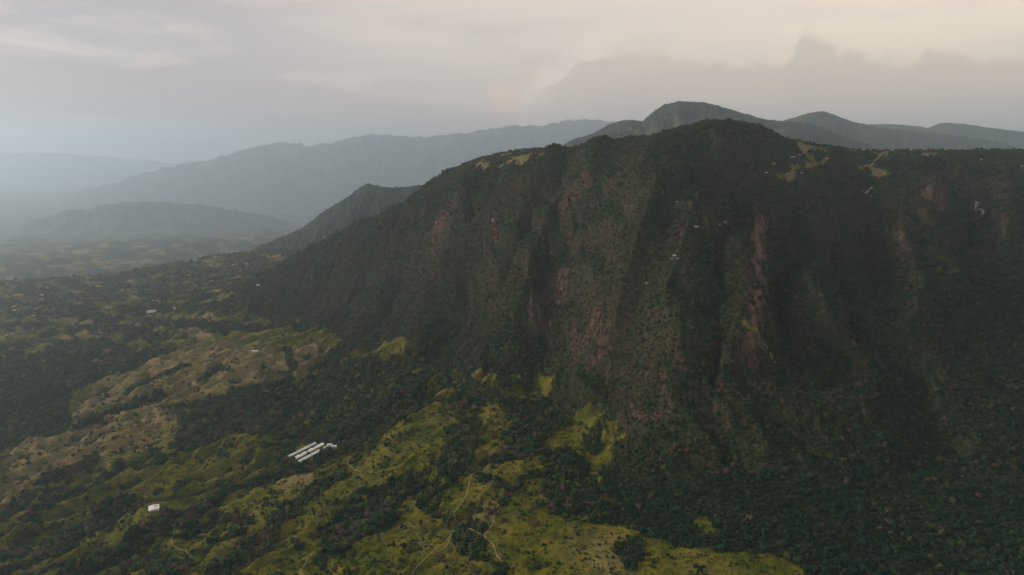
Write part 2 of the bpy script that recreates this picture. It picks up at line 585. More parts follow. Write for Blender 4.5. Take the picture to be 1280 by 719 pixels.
def mx(*ms):
    r = ms[0]
    for m in ms[1:]:
        r = np.maximum(r, m)
    return r


OPEN = mx(
    poly_mask([(85, 500), (150, 468), (215, 440), (280, 420), (345, 410), (400, 410), (428, 424), (415, 455), (395, 470), (370, 482), (340, 480), (300, 490),
               (262, 497), (240, 512), (222, 545), (240, 560), (300, 540), (345, 560), (430, 560), (455, 560), (490, 535), (530, 508), (562, 503), (575, 530),
               (568, 560), (555, 590), (600, 580), (640, 575), (685, 568), (675, 600), (690, 640), (730, 655), (780, 655), (805, 670), (850, 680), (900, 690),
               (1000, 702), (1010, 725), (900, 735), (0, 735), (-40, 700), (-30, 560), (60, 545), (90, 530)]),
    poly_mask([(595, 500), (620, 505), (640, 530), (625, 560), (600, 580), (590, 560), (585, 525)]) * 0.85,
    poly_mask([(636, 482), (660, 472), (684, 470), (694, 484), (672, 500), (640, 506)], 18) * 0.78,
    poly_mask([(676, 562), (690, 540), (712, 520), (735, 503), (752, 508), (772, 530), (784, 545), (768, 560), (757, 588), (745, 602), (735, 580), (718, 562), (698, 563)], 18) * 0.82,
    poly_mask([(866, 654), (880, 638), (896, 664), (880, 672)], 9) * 0.75,
    poly_mask([(425, 450), (455, 430), (490, 425), (520, 440), (500, 455), (470, 462), (440, 480), (425, 470)]),
    poly_mask([(520, 478), (560, 466), (580, 480), (560, 498), (530, 500)]) * 0.95,
    poly_mask([(455, 490), (475, 470), (500, 470), (490, 500), (470, 515)]) * 0.85,
    poly_mask([(400, 500), (440, 478), (455, 490), (430, 515), (400, 520)]) * 0.8,
    poly_mask([(350, 520), (375, 505), (395, 515), (380, 530)]) * 0.7,
    poly_mask([(575, 470), (600, 462), (625, 470), (600, 490)]) * 0.7,
    poly_mask([(1000, 174), (1050, 181), (1110, 189), (1140, 189), (1180, 193), (1150, 197), (1100, 196), (1070, 192), (1030, 190), (1010, 186)], 12) * (0.62 + 0.7 * fbm(GX / 70, GY / 70, 2, 107)),
    poly_mask([(575, 207), (600, 199), (640, 190), (690, 188), (680, 197), (640, 205), (600, 212)], 14) * (0.62 + 0.5 * fbm(GX / 110, GY / 110, 2, 109)),
    line_mask([(1001, 180), (1008, 190), (1016, 201)], 15, 9) * 0.85,
    line_mask([(975, 222), (992, 214), (1012, 209), (1035, 196)], 12, 9) * 0.8,
    line_mask([(1076, 211), (1090, 206), (1098, 197), (1108, 191)], 7, 6) * 0.8,
    line_mask([(1088, 208), (1096, 215), (1102, 220)], 10, 8) * 0.75,
)
STRIP = mx(
    line_mask([(0, 552), (53, 542), (102, 530), (140, 517), (175, 503), (205, 493)], 22),
    line_mask([(165, 488), (190, 475), (215, 464), (234, 455)], 20),
    line_mask([(225, 560), (236, 530), (228, 512), (262, 502), (300, 497), (340, 490), (370, 487), (395, 476), (412, 450), (430, 430)], 26),
    line_mask([(0, 650), (25, 630), (55, 605), (85, 590), (115, 578)], 26),
    line_mask([(40, 642), (75, 625), (115, 607), (150, 592), (200, 577), (240, 562), (270, 547), (300, 537)], 22),
    line_mask([(0, 719), (40, 700), (75, 680), (100, 665), (135, 650), (150, 630)], 30),
    line_mask([(85, 725), (120, 700), (150, 690), (172, 668), (198, 648), (230, 646), (262, 632), (295, 612), (330, 600), (362, 588)], 25),
    line_mask([(330, 558), (352, 552), (380, 541), (405, 545), (430, 552), (440, 560), (410, 568), (385, 582), (372, 586), (355, 580)], 13),
    line_mask([(270, 719), (310, 685), (345, 660), (360, 640), (395, 610), (420, 598)], 22),
    line_mask([(220, 719), (250, 690), (290, 668)], 16),
    poly_mask([(225, 560), (300, 540), (345, 545), (380, 538), (440, 545), (470, 520), (492, 500), (520, 505), (540, 480), (500, 450), (440, 440), (425, 462), (390, 484),
               (340, 492), (290, 507), (250, 507)]) * 0.5,
    poly_mask([(398, 694), (430, 640), (445, 615), (480, 606), (503, 622), (492, 655), (462, 670), (430, 690), (400, 712)]),
    poly_mask([(568, 668), (585, 653), (606, 664), (608, 690), (588, 702), (570, 692)], 6),
    line_mask([(513, 618), (540, 640), (565, 656), (600, 690), (632, 722)], 9, 4),
    line_mask([(585, 585), (605, 596), (625, 606)], 8, 4),
    line_mask([(617, 643), (635, 621), (652, 600), (672, 592)], 8, 4),
    poly_mask([(470, 610), (510, 590), (545, 590), (560, 610), (530, 625), (500, 620)], 8) * 0.9,
    poly_mask([(540, 600), (560, 560), (575, 520), (600, 505), (590, 560), (585, 590), (560, 610)], 8) * 0.8,
    poly_mask([(725, 545), (750, 535), (755, 560), (740, 572)], 6) * 0.7,
    poly_mask([(765, 690), (780, 672), (800, 668), (808, 690), (800, 712), (780, 715)], 6) * 0.6,
    line_mask([(355, 439), (362, 448), (368, 462), (362, 478)], 14),
    line_mask([(254, 475), (262, 468), (275, 460), (284, 462)], 16),
)
gul = samp(ZB, GX, GY)
gully = sstep(-(70 * gL + 20 * g2), 3.0, 12.0) * LOW
patch = fbm(GX / 90, GY / 90, 4, 111)
fine = fbm(GX / 28, GY / 28, 3, 113)
hillz = poly_mask([(0, 560), (85, 500), (150, 468), (280, 420), (400, 408), (428, 424), (395, 470), (262, 497), (222, 545), (150, 580), (60, 600), (0, 640)], 30)
OP = OPEN - 1.15 * STRIP - (0.5 - 0.1 * hillz) * gully * sstep(RR[:, None], 900, 1400) * sstep(-GX, -250, 250) + (0.55 - 0.22 * hillz) * patch + (0.38 - 0.10 * hillz) * fine
# mosaic of woods and fields on the low country far left
FARL = sstep(GY + 0.25 * GX, 2500, 3000) * sstep(-GX, 700, 1200) * (1 - STEEP) * NEAR * (1 - poly_mask([(85, 500), (150, 466), (215, 438), (280, 418), (345, 405), (430, 400), (560, 440), (560, 560), (240, 560), (0, 640), (0, 552)], 40))
c20, s20 = math.cos(R(-62)), math.sin(R(-62))
mos = fbm((GX * c20 - GY * s20) / 130, (GX * s20 + GY * c20) / 420, 4, 121)
OP = OP * (1 - FARL) + (0.42 + 0.62 * mos + 0.35 * fbm(GX / 45, GY / 60, 3, 123)) * FARL
OP = OP - 0.30 * np.maximum(STEEP, sstep(GX - 0.1 * (GY - 1500), -50, 350)) * (1 - OPEN)
OP = OP * NEAR + (0.33 + 0.28 * fbm(GX / 420, GY / 900, 4, 131) + 0.25 * fbm(GX / 160, GY / 400, 3, 133)) * FARW
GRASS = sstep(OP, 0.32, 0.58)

DRY = mx(
    poly_mask([(0, 560), (60, 545), (100, 500), (150, 470), (215, 445), (262, 432), (300, 430), (345, 440), (400, 425), (420, 440), (390, 470), (330, 480), (262, 497),
               (238, 512), (222, 545), (150, 572), (100, 590), (40, 602), (0, 640)], 25) * 0.8,
    poly_mask([(330, 600), (360, 590), (390, 590), (400, 610), (370, 625), (340, 615)], 10) * 0.6,
    poly_mask([(700, 660), (760, 668), (800, 680), (790, 710), (720, 719), (680, 700)], 30) * 0.35,
    poly_mask([(590, 620), (625, 625), (620, 660), (590, 650)], 10) * 0.5,
    line_mask([(1001, 180), (1008, 190), (1016, 201)], 18, 6) * 0.75,
    line_mask([(975, 222), (992, 214), (1012, 209), (1035, 196)], 14, 6) * 0.7,
    line_mask([(1076, 211), (1090, 206), (1098, 197), (1108, 191)], 10, 5) * 0.7,
    line_mask([(1088, 208), (1096, 215), (1102, 220)], 12, 5) * 0.7,
    poly_mask([(1000, 174), (1050, 181), (1110, 189), (1180, 193), (1150, 197), (1070, 192), (1010, 188)], 15) * 0.9,
    poly_mask([(560, 215), (585, 200), (640, 185), (700, 183), (690, 200), (640, 208), (600, 215)], 25) * 0.85,
)
DRY = DRY * np.clip(0.85 + 0.8 * fbm(GX / 75, GY / 75, 3, 145), 0, 1.2)
DRY = np.clip(DRY + 0.35 * fbm(GX / 120, GY / 120, 3, 141) * (1 - FARW), 0, 1)
DRY = np.maximum(DRY, FARL * sstep(fbm(GX / 260, GY / 260, 2, 143), 0.05, 0.5) * 0.9)
DRY = np.maximum(DRY, FARW * 0.65)

ROCK = mx(
    line_mask([(954, 272), (950, 300), (946, 345), (943, 390), (938, 425)], 26, 10) * 1.25,
    line_mask([(962, 285), (958, 330), (952, 390)], 9, 8) * 0.8,
    poly_mask([(655, 395), (668, 368), (690, 345), (712, 330), (705, 375), (690, 400), (670, 410)], 14) * 0.9,
    poly_mask([(705, 440), (720, 405), (750, 410), (765, 440), (740, 450)], 14) * 0.6,
    poly_mask([(1135, 245), (1150, 215), (1185, 205), (1195, 225), (1180, 250), (1150, 258)], 16) * 0.85,
    poly_mask([(1238, 240), (1250, 215), (1262, 235), (1258, 290), (1240, 300)], 12) * 0.9,
    poly_mask([(1216, 285), (1218, 245), (1230, 245), (1236, 280), (1228, 290)], 8),
    poly_mask([(1200, 330), (1225, 310), (1235, 340), (1215, 355)], 14) * 0.6,
    poly_mask([(780, 540), (800, 480), (850, 470), (910, 490), (960, 520), (920, 560), (840, 545)], 30) * 0.45,
    poly_mask([(855, 265), (870, 245), (880, 260), (872, 280)], 10) * 0.8,
    poly_mask([(840, 300), (850, 275), (862, 285), (850, 305)], 10) * 0.6,
    line_mask([(545, 262), (548, 272), (546, 282)], 16, 10) * 0.8,
    line_mask([(618, 268), (616, 290), (615, 310)], 10, 8) * 0.8,
    line_mask([(560, 265), (545, 300), (538, 320)], 14, 10) * 0.6,
    line_mask([(740, 225), (715, 240), (702, 262)], 10, 8) * 0.5,
    poly_mask([(525, 255), (532, 235), (545, 225), (550, 245), (535, 262)], 10) * 0.5,
    poly_mask([(1020, 250), (1040, 235), (1060, 260), (1040, 290)], 14) * 0.4,
    poly_mask([(1100, 300), (1130, 270), (1150, 310), (1120, 340)], 18) * 0.5,
)
dzr2 = np.gradient(HH, axis=0) / np.gradient(RR)[:, None]
dza2 = np.gradient(HH, axis=1) / (RR[:, None] * (AZ[1] - AZ[0]))
SL2 = np.hypot(dzr2, dza2)
ROCK = np.clip(ROCK * (0.55 + 0.9 * fine) + sstep(SL2 + 0.3 * fbm(GX / 60, GY / 60, 3, 151), 1.7, 2.6) * NEAR * 0.45 * sstep(GY, 1300, 1700), 0, 1)
SCAR = line_mask([(954, 275), (950, 300), (948, 345), (944, 390), (939, 420)], 9, 6)
PALE = 0.75 * mx(line_mask([(1224, 250), (1227, 268)], 7, 6), line_mask([(1081, 243), (1086, 237), (1091, 233)], 7, 5), line_mask([(547, 266), (547, 276)], 5, 5) * 0.7,
          line_mask([(617, 272), (618, 268)], 4, 3), line_mask([(952, 285), (950, 300), (950, 340), (946, 385), (942, 410)], 8, 6) * 0.3, line_mask([(960, 418), (962, 405)], 3, 3) * 0.3,
          poly_mask([(125, 447), (130, 435), (140, 440), (137, 452)], 8) * 0.5)
RED = poly_mask([(120, 452), (126, 436), (140, 437), (142, 450), (130, 457)], 10)
RED = np.maximum(RED, 0.42 * SCAR * np.clip(0.8 + fine, 0.2, 1.2))
YLINE = line_mask([(931, 404), (940, 414), (952, 427), (964, 442), (970, 450)], 5, 3)

# ------------------------------------------------------------------ building helpers
def link(o, parent=None):
    COL.objects.link(o)
    if parent is not None:
        o.parent = parent
    return o


def tag(o, label=None, cat=None, group=None, kind=None):
    if label:
        o['label'] = label
    if cat:
        o['category'] = cat
    if group:
        o['group'] = group
    if kind:
        o['kind'] = kind
    return o


def grid_mesh(name, X, Y, Z):
    nr, nc = X.shape
    me = bpy.data.meshes.new(name)
    co = np.stack([X, Y, Z], -1).reshape(-1, 3).astype(np.float32)
    i = np.arange(nr * nc).reshape(nr, nc)
    q = np.stack([i[:-1, :-1], i[:-1, 1:], i[1:, 1:], i[1:, :-1]], -1).reshape(-1, 4)[:, ::-1]
    nf = len(q)
    me.vertices.add(len(co))
    me.vertices.foreach_set('co', co.ravel())
    me.loops.add(nf * 4)
    me.loops.foreach_set('vertex_index', q.ravel().astype(np.int32))
    me.polygons.add(nf)
    me.polygons.foreach_set('loop_start', np.arange(0, nf * 4, 4, dtype=np.int32))
    me.update(calc_edges=True)
    me.polygons.foreach_set('use_smooth', np.ones(nf, bool))
    return me


def set_col(me, name, *ch):
    a = me.attributes.new(name, 'FLOAT_COLOR', 'POINT')
    n = len(me.vertices)
    d = np.ones((n, 4), np.float32)
    for k, c in enumerate(ch):
        d[:, k] = c.ravel()
    a.data.foreach_set('color', d.ravel())


def new_mat(name):
    m = bpy.data.materials.new(name)
    m.use_nodes = True
    return m, NT(m.node_tree)


def finish(g, col, rough=0.9, bump=None, bump_str=0.5, bump_dist=1.0, spec=0.1):
    b = g.n('ShaderNodeBsdfPrincipled')
    g.val(b.inputs['Base Color'], col if hasattr(col, 'is_output') else (*col, 1))
    g.val(b.inputs['Roughness'], rough)
    b.inputs['Specular IOR Level'].default_value = spec
    if bump is not None:
        bn = g.n('ShaderNodeBump')
        bn.inputs['Strength'].default_value = bump_str
        bn.inputs['Distance'].default_value = bump_dist
        g.l(bump, bn.inputs['Height'])
        g.l(bn.outputs[0], b.inputs['Normal'])
    o = g.n('ShaderNodeOutputMaterial')
    g.l(b.outputs[0], o.inputs[0])


def plain_mat(name, col, rough=0.8, vary=0.25, scale=0.6, spec=0.2):
    m, g = new_mat(name)
    tc = g.n('ShaderNodeTexCoord')
    n = g.noise(tc.outputs['Object'], scale, 5.0, 0.6)
    lo = tuple(c * (1 - vary) for c in col)
    hi = tuple(min(c * (1 + vary), 0.95) for c in col)
    finish(g, g.mix(g.ramp(n, 0.3, 0.7), lo, hi), rough, spec=spec)
    return m


# ------------------------------------------------------------------ ground material
def ground_material():
    m, g = new_mat('ground_cover')
    tc = g.n('ShaderNodeTexCoord')
    pos = tc.outputs['Object']
    a1 = g.n('ShaderNodeAttribute', attribute_name='cover')
    s1 = g.n('ShaderNodeSeparateColor')
    g.l(a1.outputs['Color'], s1.inputs[0])
    grass, dry, rock = s1.outputs
    a2 = g.n('ShaderNodeAttribute', attribute_name='soil')
    s2 = g.n('ShaderNodeSeparateColor')
    g.l(a2.outputs['Color'], s2.inputs[0])
    pale, red, yel = s2.outputs
    n1 = g.noise(pos, 0.012, 6.0, 0.62)
    n2 = g.noise(pos, 0.06, 6.0, 0.68)
    n3 = g.noise(pos, 0.3, 3.0, 0.7)
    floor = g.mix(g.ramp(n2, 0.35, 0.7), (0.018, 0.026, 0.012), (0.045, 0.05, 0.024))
    gr = g.mix(g.ramp(n1, 0.38, 0.62), (0.066, 0.080, 0.009), (0.156, 0.130, 0.013))
    gr = g.mix(g.ramp(n2, 0.48, 0.62, 0.0, 0.85), gr, (0.050, 0.056, 0.008))
    gr = g.mix(g.ramp(n3, 0.56, 0.72, 0.0, 0.6), gr, (0.18, 0.15, 0.035))
    gr = g.mix(g.ramp(n3, 0.48, 0.34, 0.0, 0.85), gr, (0.035, 0.042, 0.010))
    dr = g.mix(g.ramp(n2, 0.35, 0.68), (0.26, 0.175, 0.088), (0.18, 0.142, 0.052))
    dr = g.mix(g.ramp(n1, 0.5, 0.7, 0.0, 0.6), dr, (0.15, 0.135, 0.04))
    dr = g.mix(g.ramp(n3, 0.45, 0.3, 0.0, 0.5), dr, (0.06, 0.05, 0.025))
    sward = g.mix(dry, gr, dr)
    # streaked rock of the cliffs
    rk = g.noise(g.mapping(pos, (0.09, 0.09, 0.018)), 1.0, 6.0, 0.68)
    rc = g.mix(g.ramp(rk, 0.35, 0.66), (0.040, 0.027, 0.021), (0.135, 0.080, 0.060))
    rc = g.mix(g.ramp(n2, 0.52, 0.62, 0.0, 0.85), rc, (0.026, 0.028, 0.014))
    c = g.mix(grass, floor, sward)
    edge = g.ramp(g.math('ADD', rock, g.math('MULTIPLY', g.math('SUBTRACT', n2, 0.5), 0.9)), 0.35, 0.62)
    c = g.mix(g.math('MULTIPLY', edge, g.ramp(rock, 0.0, 0.2)), c, rc)
    c = g.mix(red, c, (0.26, 0.13, 0.085))
    c = g.mix(g.ramp(g.math('ADD', pale, g.math('SUBTRACT', n2, 0.5)), 0.3, 0.7), c, (0.36, 0.31, 0.27))
    c = g.mix(yel, c, (0.20, 0.19, 0.03))
    hb = g.math('ADD', g.math('MULTIPLY', n2, 3.0), n3)
    finish(g, c, 0.95, hb, 0.8, 3.0, 0.05)
    return m


terrain_me = grid_mesh('terrain', GX, GY, HH)
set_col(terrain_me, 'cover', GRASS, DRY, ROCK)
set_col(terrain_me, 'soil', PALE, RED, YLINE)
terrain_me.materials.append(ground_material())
terrain = link(bpy.data.objects.new('terrain', terrain_me))
tag(terrain, 'forested mountain massif with grassy lower spurs sinking to a hazy valley', 'terrain', kind='structure')


# ------------------------------------------------------------------ far hills and ranges
def hill_material(name, dark, light, scale, amount):
    m, g = new_mat(name)
    tc = g.n('ShaderNodeTexCoord')
    pos = tc.outputs['Object']
    n1 = g.noise(pos, scale, 6.0, 0.6)
    n2 = g.noise(pos, scale * 7, 5.0, 0.7)
    c = g.mix(g.ramp(n2, 0.35, 0.7), tuple(v * 0.6 for v in dark), tuple(v * 1.3 for v in dark))
    c = g.mix(g.ramp(n1, 0.62 - amount, 0.70 - amount * 0.6), c, light)
    n3 = g.noise(pos, scale * 26, 4.0, 0.7)
    c = g.mix(g.ramp(n3, 0.42, 0.62, 0.0, 0.6), c, tuple(v * 0.45 for v in dark))
    hb = g.math('ADD', n2, g.math('MULTIPLY', n3, 0.5))
    finish(g, c, 0.95, hb, 1.0, 22.0, 0.05)
    return m


def hill(name, label, prof, dist, base, wf, wb, mat, seed, relief=0.35, spur=500.0, nr=150, na=700, wander=0.0, bumps=3.0, jag=0.0007):
    """a mountain ridge at a forward distance (layout units): crest heights from the profile, real slopes and spurs on both sides"""
    D = dist * S
    pa = np.array([math.atan2(pix_dir(*p)[0], pix_dir(*p)[1]) for p in prof])
    pe = np.array([pix_dir(*p)[2] / math.hypot(pix_dir(*p)[0], pix_dir(*p)[1]) for p in prof])
    az = np.linspace(pa[0], pa[-1], na)
    e = np.interp(az, pa, pe)
    k = np.hanning(7)
    e = np.convolve(np.pad(e, 3, mode='edge'), k / k.sum(), mode='valid')
    e = e + jag * fbm(az * 55, az * 0 + seed, 6, seed + 21, 0.62)
    rc = D / np.cos(az) * 1.0
    if wander:
        rc = rc + wander * S * fbm(az * 12, az * 0, 2, seed + 5)
    t = np.linspace(-1, 1, nr)
    t = np.sign(t) * np.abs(t) ** 1.25
    rad = rc[None] + np.where(t < 0, t * wf * S, t * wb * S)[:, None]
    X, Y = rad * np.sin(az)[None], rad * np.cos(az)[None]
    crest = (e * rc)[None]
    a = np.abs(t)[:, None]
    sh = 1 - sstep(a, 0, 1) * 0.6 - a * 0.4
    b = base * S
    hgt = crest - b
    rg = ridged(X / (spur * S), Y / (spur * S * 1.6), 5, seed) - 0.62
    rn = fbm(X / (spur * S * 0.22), Y / (spur * S * 0.22), 4, seed + 3)
    Z = b + hgt * sh + (rg * relief + rn * relief * 0.18) * np.maximum(hgt, 60) * np.minimum(a * 3.2, 1) * np.minimum((1 - a) * 4, 1)
    Z = Z + bumps * fbm(X / 34, Y / 34, 3, seed + 9) - a ** 6 * 60
    o = link(bpy.data.objects.new(name, grid_mesh(name, X, Y, Z)))
    o.data.materials.append(mat)
    return tag(o, label, 'hill', kind='structure')


hm1 = hill_material('wooded_hill_cover', (0.035, 0.05, 0.03), (0.10, 0.10, 0.05), 0.0016, 0.06)
hm2 = hill_material('range_cover', (0.05, 0.06, 0.04), (0.13, 0.12, 0.07), 0.0012, 0.10)
hill('mountain_peak', 'domed wooded peak rising behind the near massif',
     [(640, 215), (690, 190), (700, 184), (720, 173), (740, 168), (760, 156), (780, 150), (792, 150), (803, 152), (815, 141), (830, 131), (850, 126.5), (880, 128), (900, 133),
      (930, 142), (960, 150), (985, 152), (1013, 154), (1024, 158), (1036, 164), (1052, 170), (1075, 177), (1095, 184), (1150, 200)],
     6000, -330, 2000, 2000, hm1, 201, 0.30, 420, bumps=9, na=1100)
hill('hill', 'blue wooded ridge behind the plateau, nearer of two on the right',
     [(930, 190), (960, 163), (976, 152.5), (1000, 144), (1015, 140.5), (1030, 139), (1042, 142), (1055, 149), (1075, 154), (1100, 160), (1136, 163), (1170, 167), (1198, 170), (1226, 173), (1255, 178),
      (1273, 186), (1330, 205)], 8600, -420, 2400, 2300, hm1, 211, 0.32, 520, bumps=6)
hill('hill', 'faint blue ridge with a rounded top at the right edge',
     [(1000, 175), (1060, 156), (1100, 155), (1132, 156), (1146, 158), (1159, 160), (1176, 154), (1187, 153.5), (1220, 156.5), (1240, 160), (1280, 165), (1340, 170), (1420, 185)],
     11500, -650, 3200, 3000, hm1, 221, 0.32, 700, bumps=6)
hill('hill', 'pointed wooded spur below the left end of the massif',
     [(255, 345), (290, 328), (320, 310), (338, 302.5), (347, 298), (362, 292), (378, 285), (400, 267), (415, 258), (429, 250), (440, 242), (447, 236), (459, 229), (468, 231), (485, 235), (500, 234), (528, 231),
      (560, 236), (620, 250)], 4500, -960, 1100, 1100, hm1, 231, 0.34, 330, bumps=9)
hill('hill', 'long low hill in the hazy valley on the left',
     [(-120, 318), (-60, 305), (0, 289), (40, 277), (75, 266), (100, 262), (140, 255), (185, 251), (220, 254), (250, 257), (290, 262), (340, 272), (400, 290), (460, 310)],
     15000, -1780, 3000, 2800, hm2, 241, 0.42, 700, wander=400, bumps=22, jag=0.0026)
hill('mountain_range', 'long hazy mountain range across the valley',
     [(-160, 300), (0, 262), (60, 250), (100, 240), (150, 226), (200, 212), (240, 203), (265, 198), (300, 189), (330, 181), (360, 178), (385, 182), (410, 180), (445, 171), (470, 167), (500, 170),
      (530, 172), (560, 168), (600, 163), (640, 157), (670, 158), (710, 151), (740, 149.5), (770, 152), (800, 160), (900, 175)],
     25500, -1600, 6500, 5000, hm2, 251, 0.36, 1300, wander=500, bumps=24, jag=0.0024)
hill('mountain_range', 'faintest range, almost lost in haze at the far left',
     [(-200, 190), (-50, 191), (0, 192), (60, 191), (120, 195), (200, 203), (260, 209), (330, 225)], 42000, -1600, 6500, 4500, hm2, 261, 0.28, 1500, bumps=10)

# ------------------------------------------------------------------ haze
def box_mesh(name, lo, hi):
    bm = bmesh.new()
    bmesh.ops.create_cube(bm, size=1.0)
    for v in bm.verts:
        v.co = Vector([lo[i] + (v.co[i] + 0.5) * (hi[i] - lo[i]) for i in range(3)])
    me = bpy.data.meshes.new(name)
    bm.to_mesh(me)
    bm.free()
    return me


zmin = -1.0
zmax = 0.0
for o in COL.objects:
    if o.type == 'MESH':
        co = np.empty(len(o.data.vertices) * 3, np.float32)
        o.data.vertices.foreach_get('co', co)
        zmin = min(zmin, float(co[2::3].min()))
        zmax = max(zmax, float(co[2::3].max()))
haze_me = box_mesh('haze', (-80000, -80000, zmin - 1.0), (80000, 80000, zmax + 40.0))
hm, hg = new_mat('haze_air')
pv = hg.n('ShaderNodeVolumePrincipled')
pv.inputs['Color'].default_value = (*HAZE_COLOR, 1)
pv.inputs['Density'].default_value = HAZE_DENSITY
pv.inputs['Anisotropy'].default_value = 0.62
ho = hg.n('ShaderNodeOutputMaterial')
hg.l(pv.outputs[0], ho.inputs['Volume'])
haze_me.materials.append(hm)
haze = link(bpy.data.objects.new('haze', haze_me))
tag(haze, 'thin grey-blue haze filling the valley air', 'haze', kind='stuff')


# ------------------------------------------------------------------ trees
def leaf_material(name, kind='tree'):
    m, g = new_mat(name)
    at = g.n('ShaderNodeAttribute', attribute_type='INSTANCER', attribute_name='tint')
    cr_ = g.n('ShaderNodeValToRGB')
    e = cr_.color_ramp.elements
    stops = [(0.0, (0.014, 0.034, 0.020)), (0.3, (0.030, 0.060, 0.022)), (0.5, (0.062, 0.085, 0.022)), (0.68, (0.080, 0.056, 0.032)), (0.82, (0.105, 0.068, 0.050)), (0.9, (0.10, 0.125, 0.02)), (1.0, (0.17, 0.17, 0.02))]
    e[0].position, e[0].color = stops[0][0], (*stops[0][1], 1)
    e[1].position, e[1].color = stops[-1][0], (*stops[-1][1], 1)
    for p, c in stops[1:-1]:
        el = e.new(p)
        el.color = (*c, 1)
    g.l(at.outputs['Fac'], cr_.inputs[0])
    geo = g.n('ShaderNodeNewGeometry')
    v = g.ramp(geo.outputs['Random Per Island'], 0.0, 1.0, 0.65, 1.45, smooth=False)
    c = g.mix(1.0, cr_.outputs[0], g.comb(v, v, v), blend='MULTIPLY')
    finish(g, c, 0.8, spec=0.1)
    return m


LEAF = leaf_material('leaf_canopy')
BARK = plain_mat('bark', (0.09, 0.07, 0.055), 0.9, 0.3, 2.0)


def crown_mesh(name, seed, lumps, n_leaf, flat=0.75, leaf=0.26, spread=0.62):
    """crown of unit radius standing on z=0: leaf sprays spread over a handful of uneven lobes"""
    r = random.Random(seed)
    lob = [((0, 0, 0.75 * flat), 0.62)]
    for k in range(lumps):
        a = k * 2 * math.pi / lumps + r.uniform(-.5, .5)
        q = spread * r.uniform(0.6, 1.1)
        lob.append(((q * math.cos(a), q * math.sin(a), flat * r.uniform(0.35, 1.05)), r.uniform(0.3, 0.48)))
    vs, fs = [], []
    tot = sum(l[1] ** 2 for l in lob)
    for (c, rad) in lob:
        for _ in range(int(n_leaf * rad * rad / tot)):
            d = Vector((r.gauss(0, 1), r.gauss(0, 1), r.gauss(0.25, 1))).normalized()
            if d.z < -0.55:
                continue
            p = Vector(c) + d * rad * r.uniform(0.72, 1.06)
            nrm = (d + Vector((r.gauss(0, .45), r.gauss(0, .45), r.gauss(0.2, .45)))).normalized()
            t = nrm.orthogonal().normalized()
            t.rotate(Matrix.Rotation(r.uniform(0, 6.28), 3, nrm))
            b = nrm.cross(t)
            s = leaf * r.uniform(0.6, 1.15)
            i = len(vs)
            vs += [p - t * s * .5 - b * s * .42, p + t * s * .5 - b * s * .42, p + t * s * .4 + b * s * .5, p - t * s * .5 + b * s * .35]
            fs.append((i, i + 1, i + 2, i + 3))
    me = bpy.data.meshes.new(name)
    me.from_pydata(vs, [], fs)
    me.materials.append(LEAF)
    me.update()
    return me


def trunk_mesh(name, seed, h=1.0, rad=0.07):
    """tapered trunk with three limbs reaching into the crown, unit crown radius"""
    r = random.Random(seed)
    vs, fs = [], []

    def limb(a, b, ra, rb, n=6):
        a, b = Vector(a), Vector(b)
        d = (b - a).normalized()
        t = d.orthogonal().normalized()
        u = d.cross(t)
        i = len(vs)
        for (p, q) in ((a, ra), (b, rb)):
            for k in range(n):
                w = 2 * math.pi * k / n
                vs.append(p + (t * math.cos(w) + u * math.sin(w)) * q)
        for k in range(n):
            fs.append((i + k, i + (k + 1) % n, i + n + (k + 1) % n, i + n + k))
    limb((0, 0, -0.5), (0, 0, 0.5 * h), rad * 1.3, rad)
    for k in range(3):
        a = k * 2.1 + r.uniform(0, 1)
        limb((0, 0, 0.45 * h), (0.4 * math.cos(a), 0.4 * math.sin(a), 0.95 * h), rad * 0.8, rad * 0.25)
    me = bpy.data.meshes.new(name)
    me.from_pydata(vs, [], fs)
    me.materials.append(BARK)
    me.update()
    return me


def merged(name, a, b):
    bm = bmesh.new()
    bm.from_mesh(a)
    nf = len(bm.faces)
    bm.from_mesh(b)
    bm.faces.ensure_lookup_table()
    for f in bm.faces[nf:]:
        f.material_index = 1
    me = bpy.data.meshes.new(name)
    bm.to_mesh(me)
    bm.free()
    me.materials.append(LEAF)
    me.materials.append(BARK)
    return me


CROWNS = [crown_mesh('crown', 1, 5, 260, 0.85), crown_mesh('crown', 2, 6, 260, 0.65), crown_mesh('crown', 3, 4, 240, 1.05, spread=0.5),
          crown_mesh('crown', 4, 7, 280, 0.6, spread=0.72), crown_mesh('crown', 5, 3, 220, 1.3, spread=0.38)]
TRUNKS = [trunk_mesh('trunk', 10 + i) for i in range(5)]
PROTO = bpy.data.collections.new('tree_kinds')
for i in range(5):
    PROTO.objects.link(bpy.data.objects.new('tree_kind_%d' % i, merged('tree_kind', CROWNS[i], TRUNKS[i])))
BUSH = bpy.data.collections.new('shrub_kinds')
for i in range(3):
    BUSH.objects.link(bpy.data.objects.new('shrub_kind_%d' % i, crown_mesh('shrub', 30 + i, 4, 90, 0.55, 0.4)))


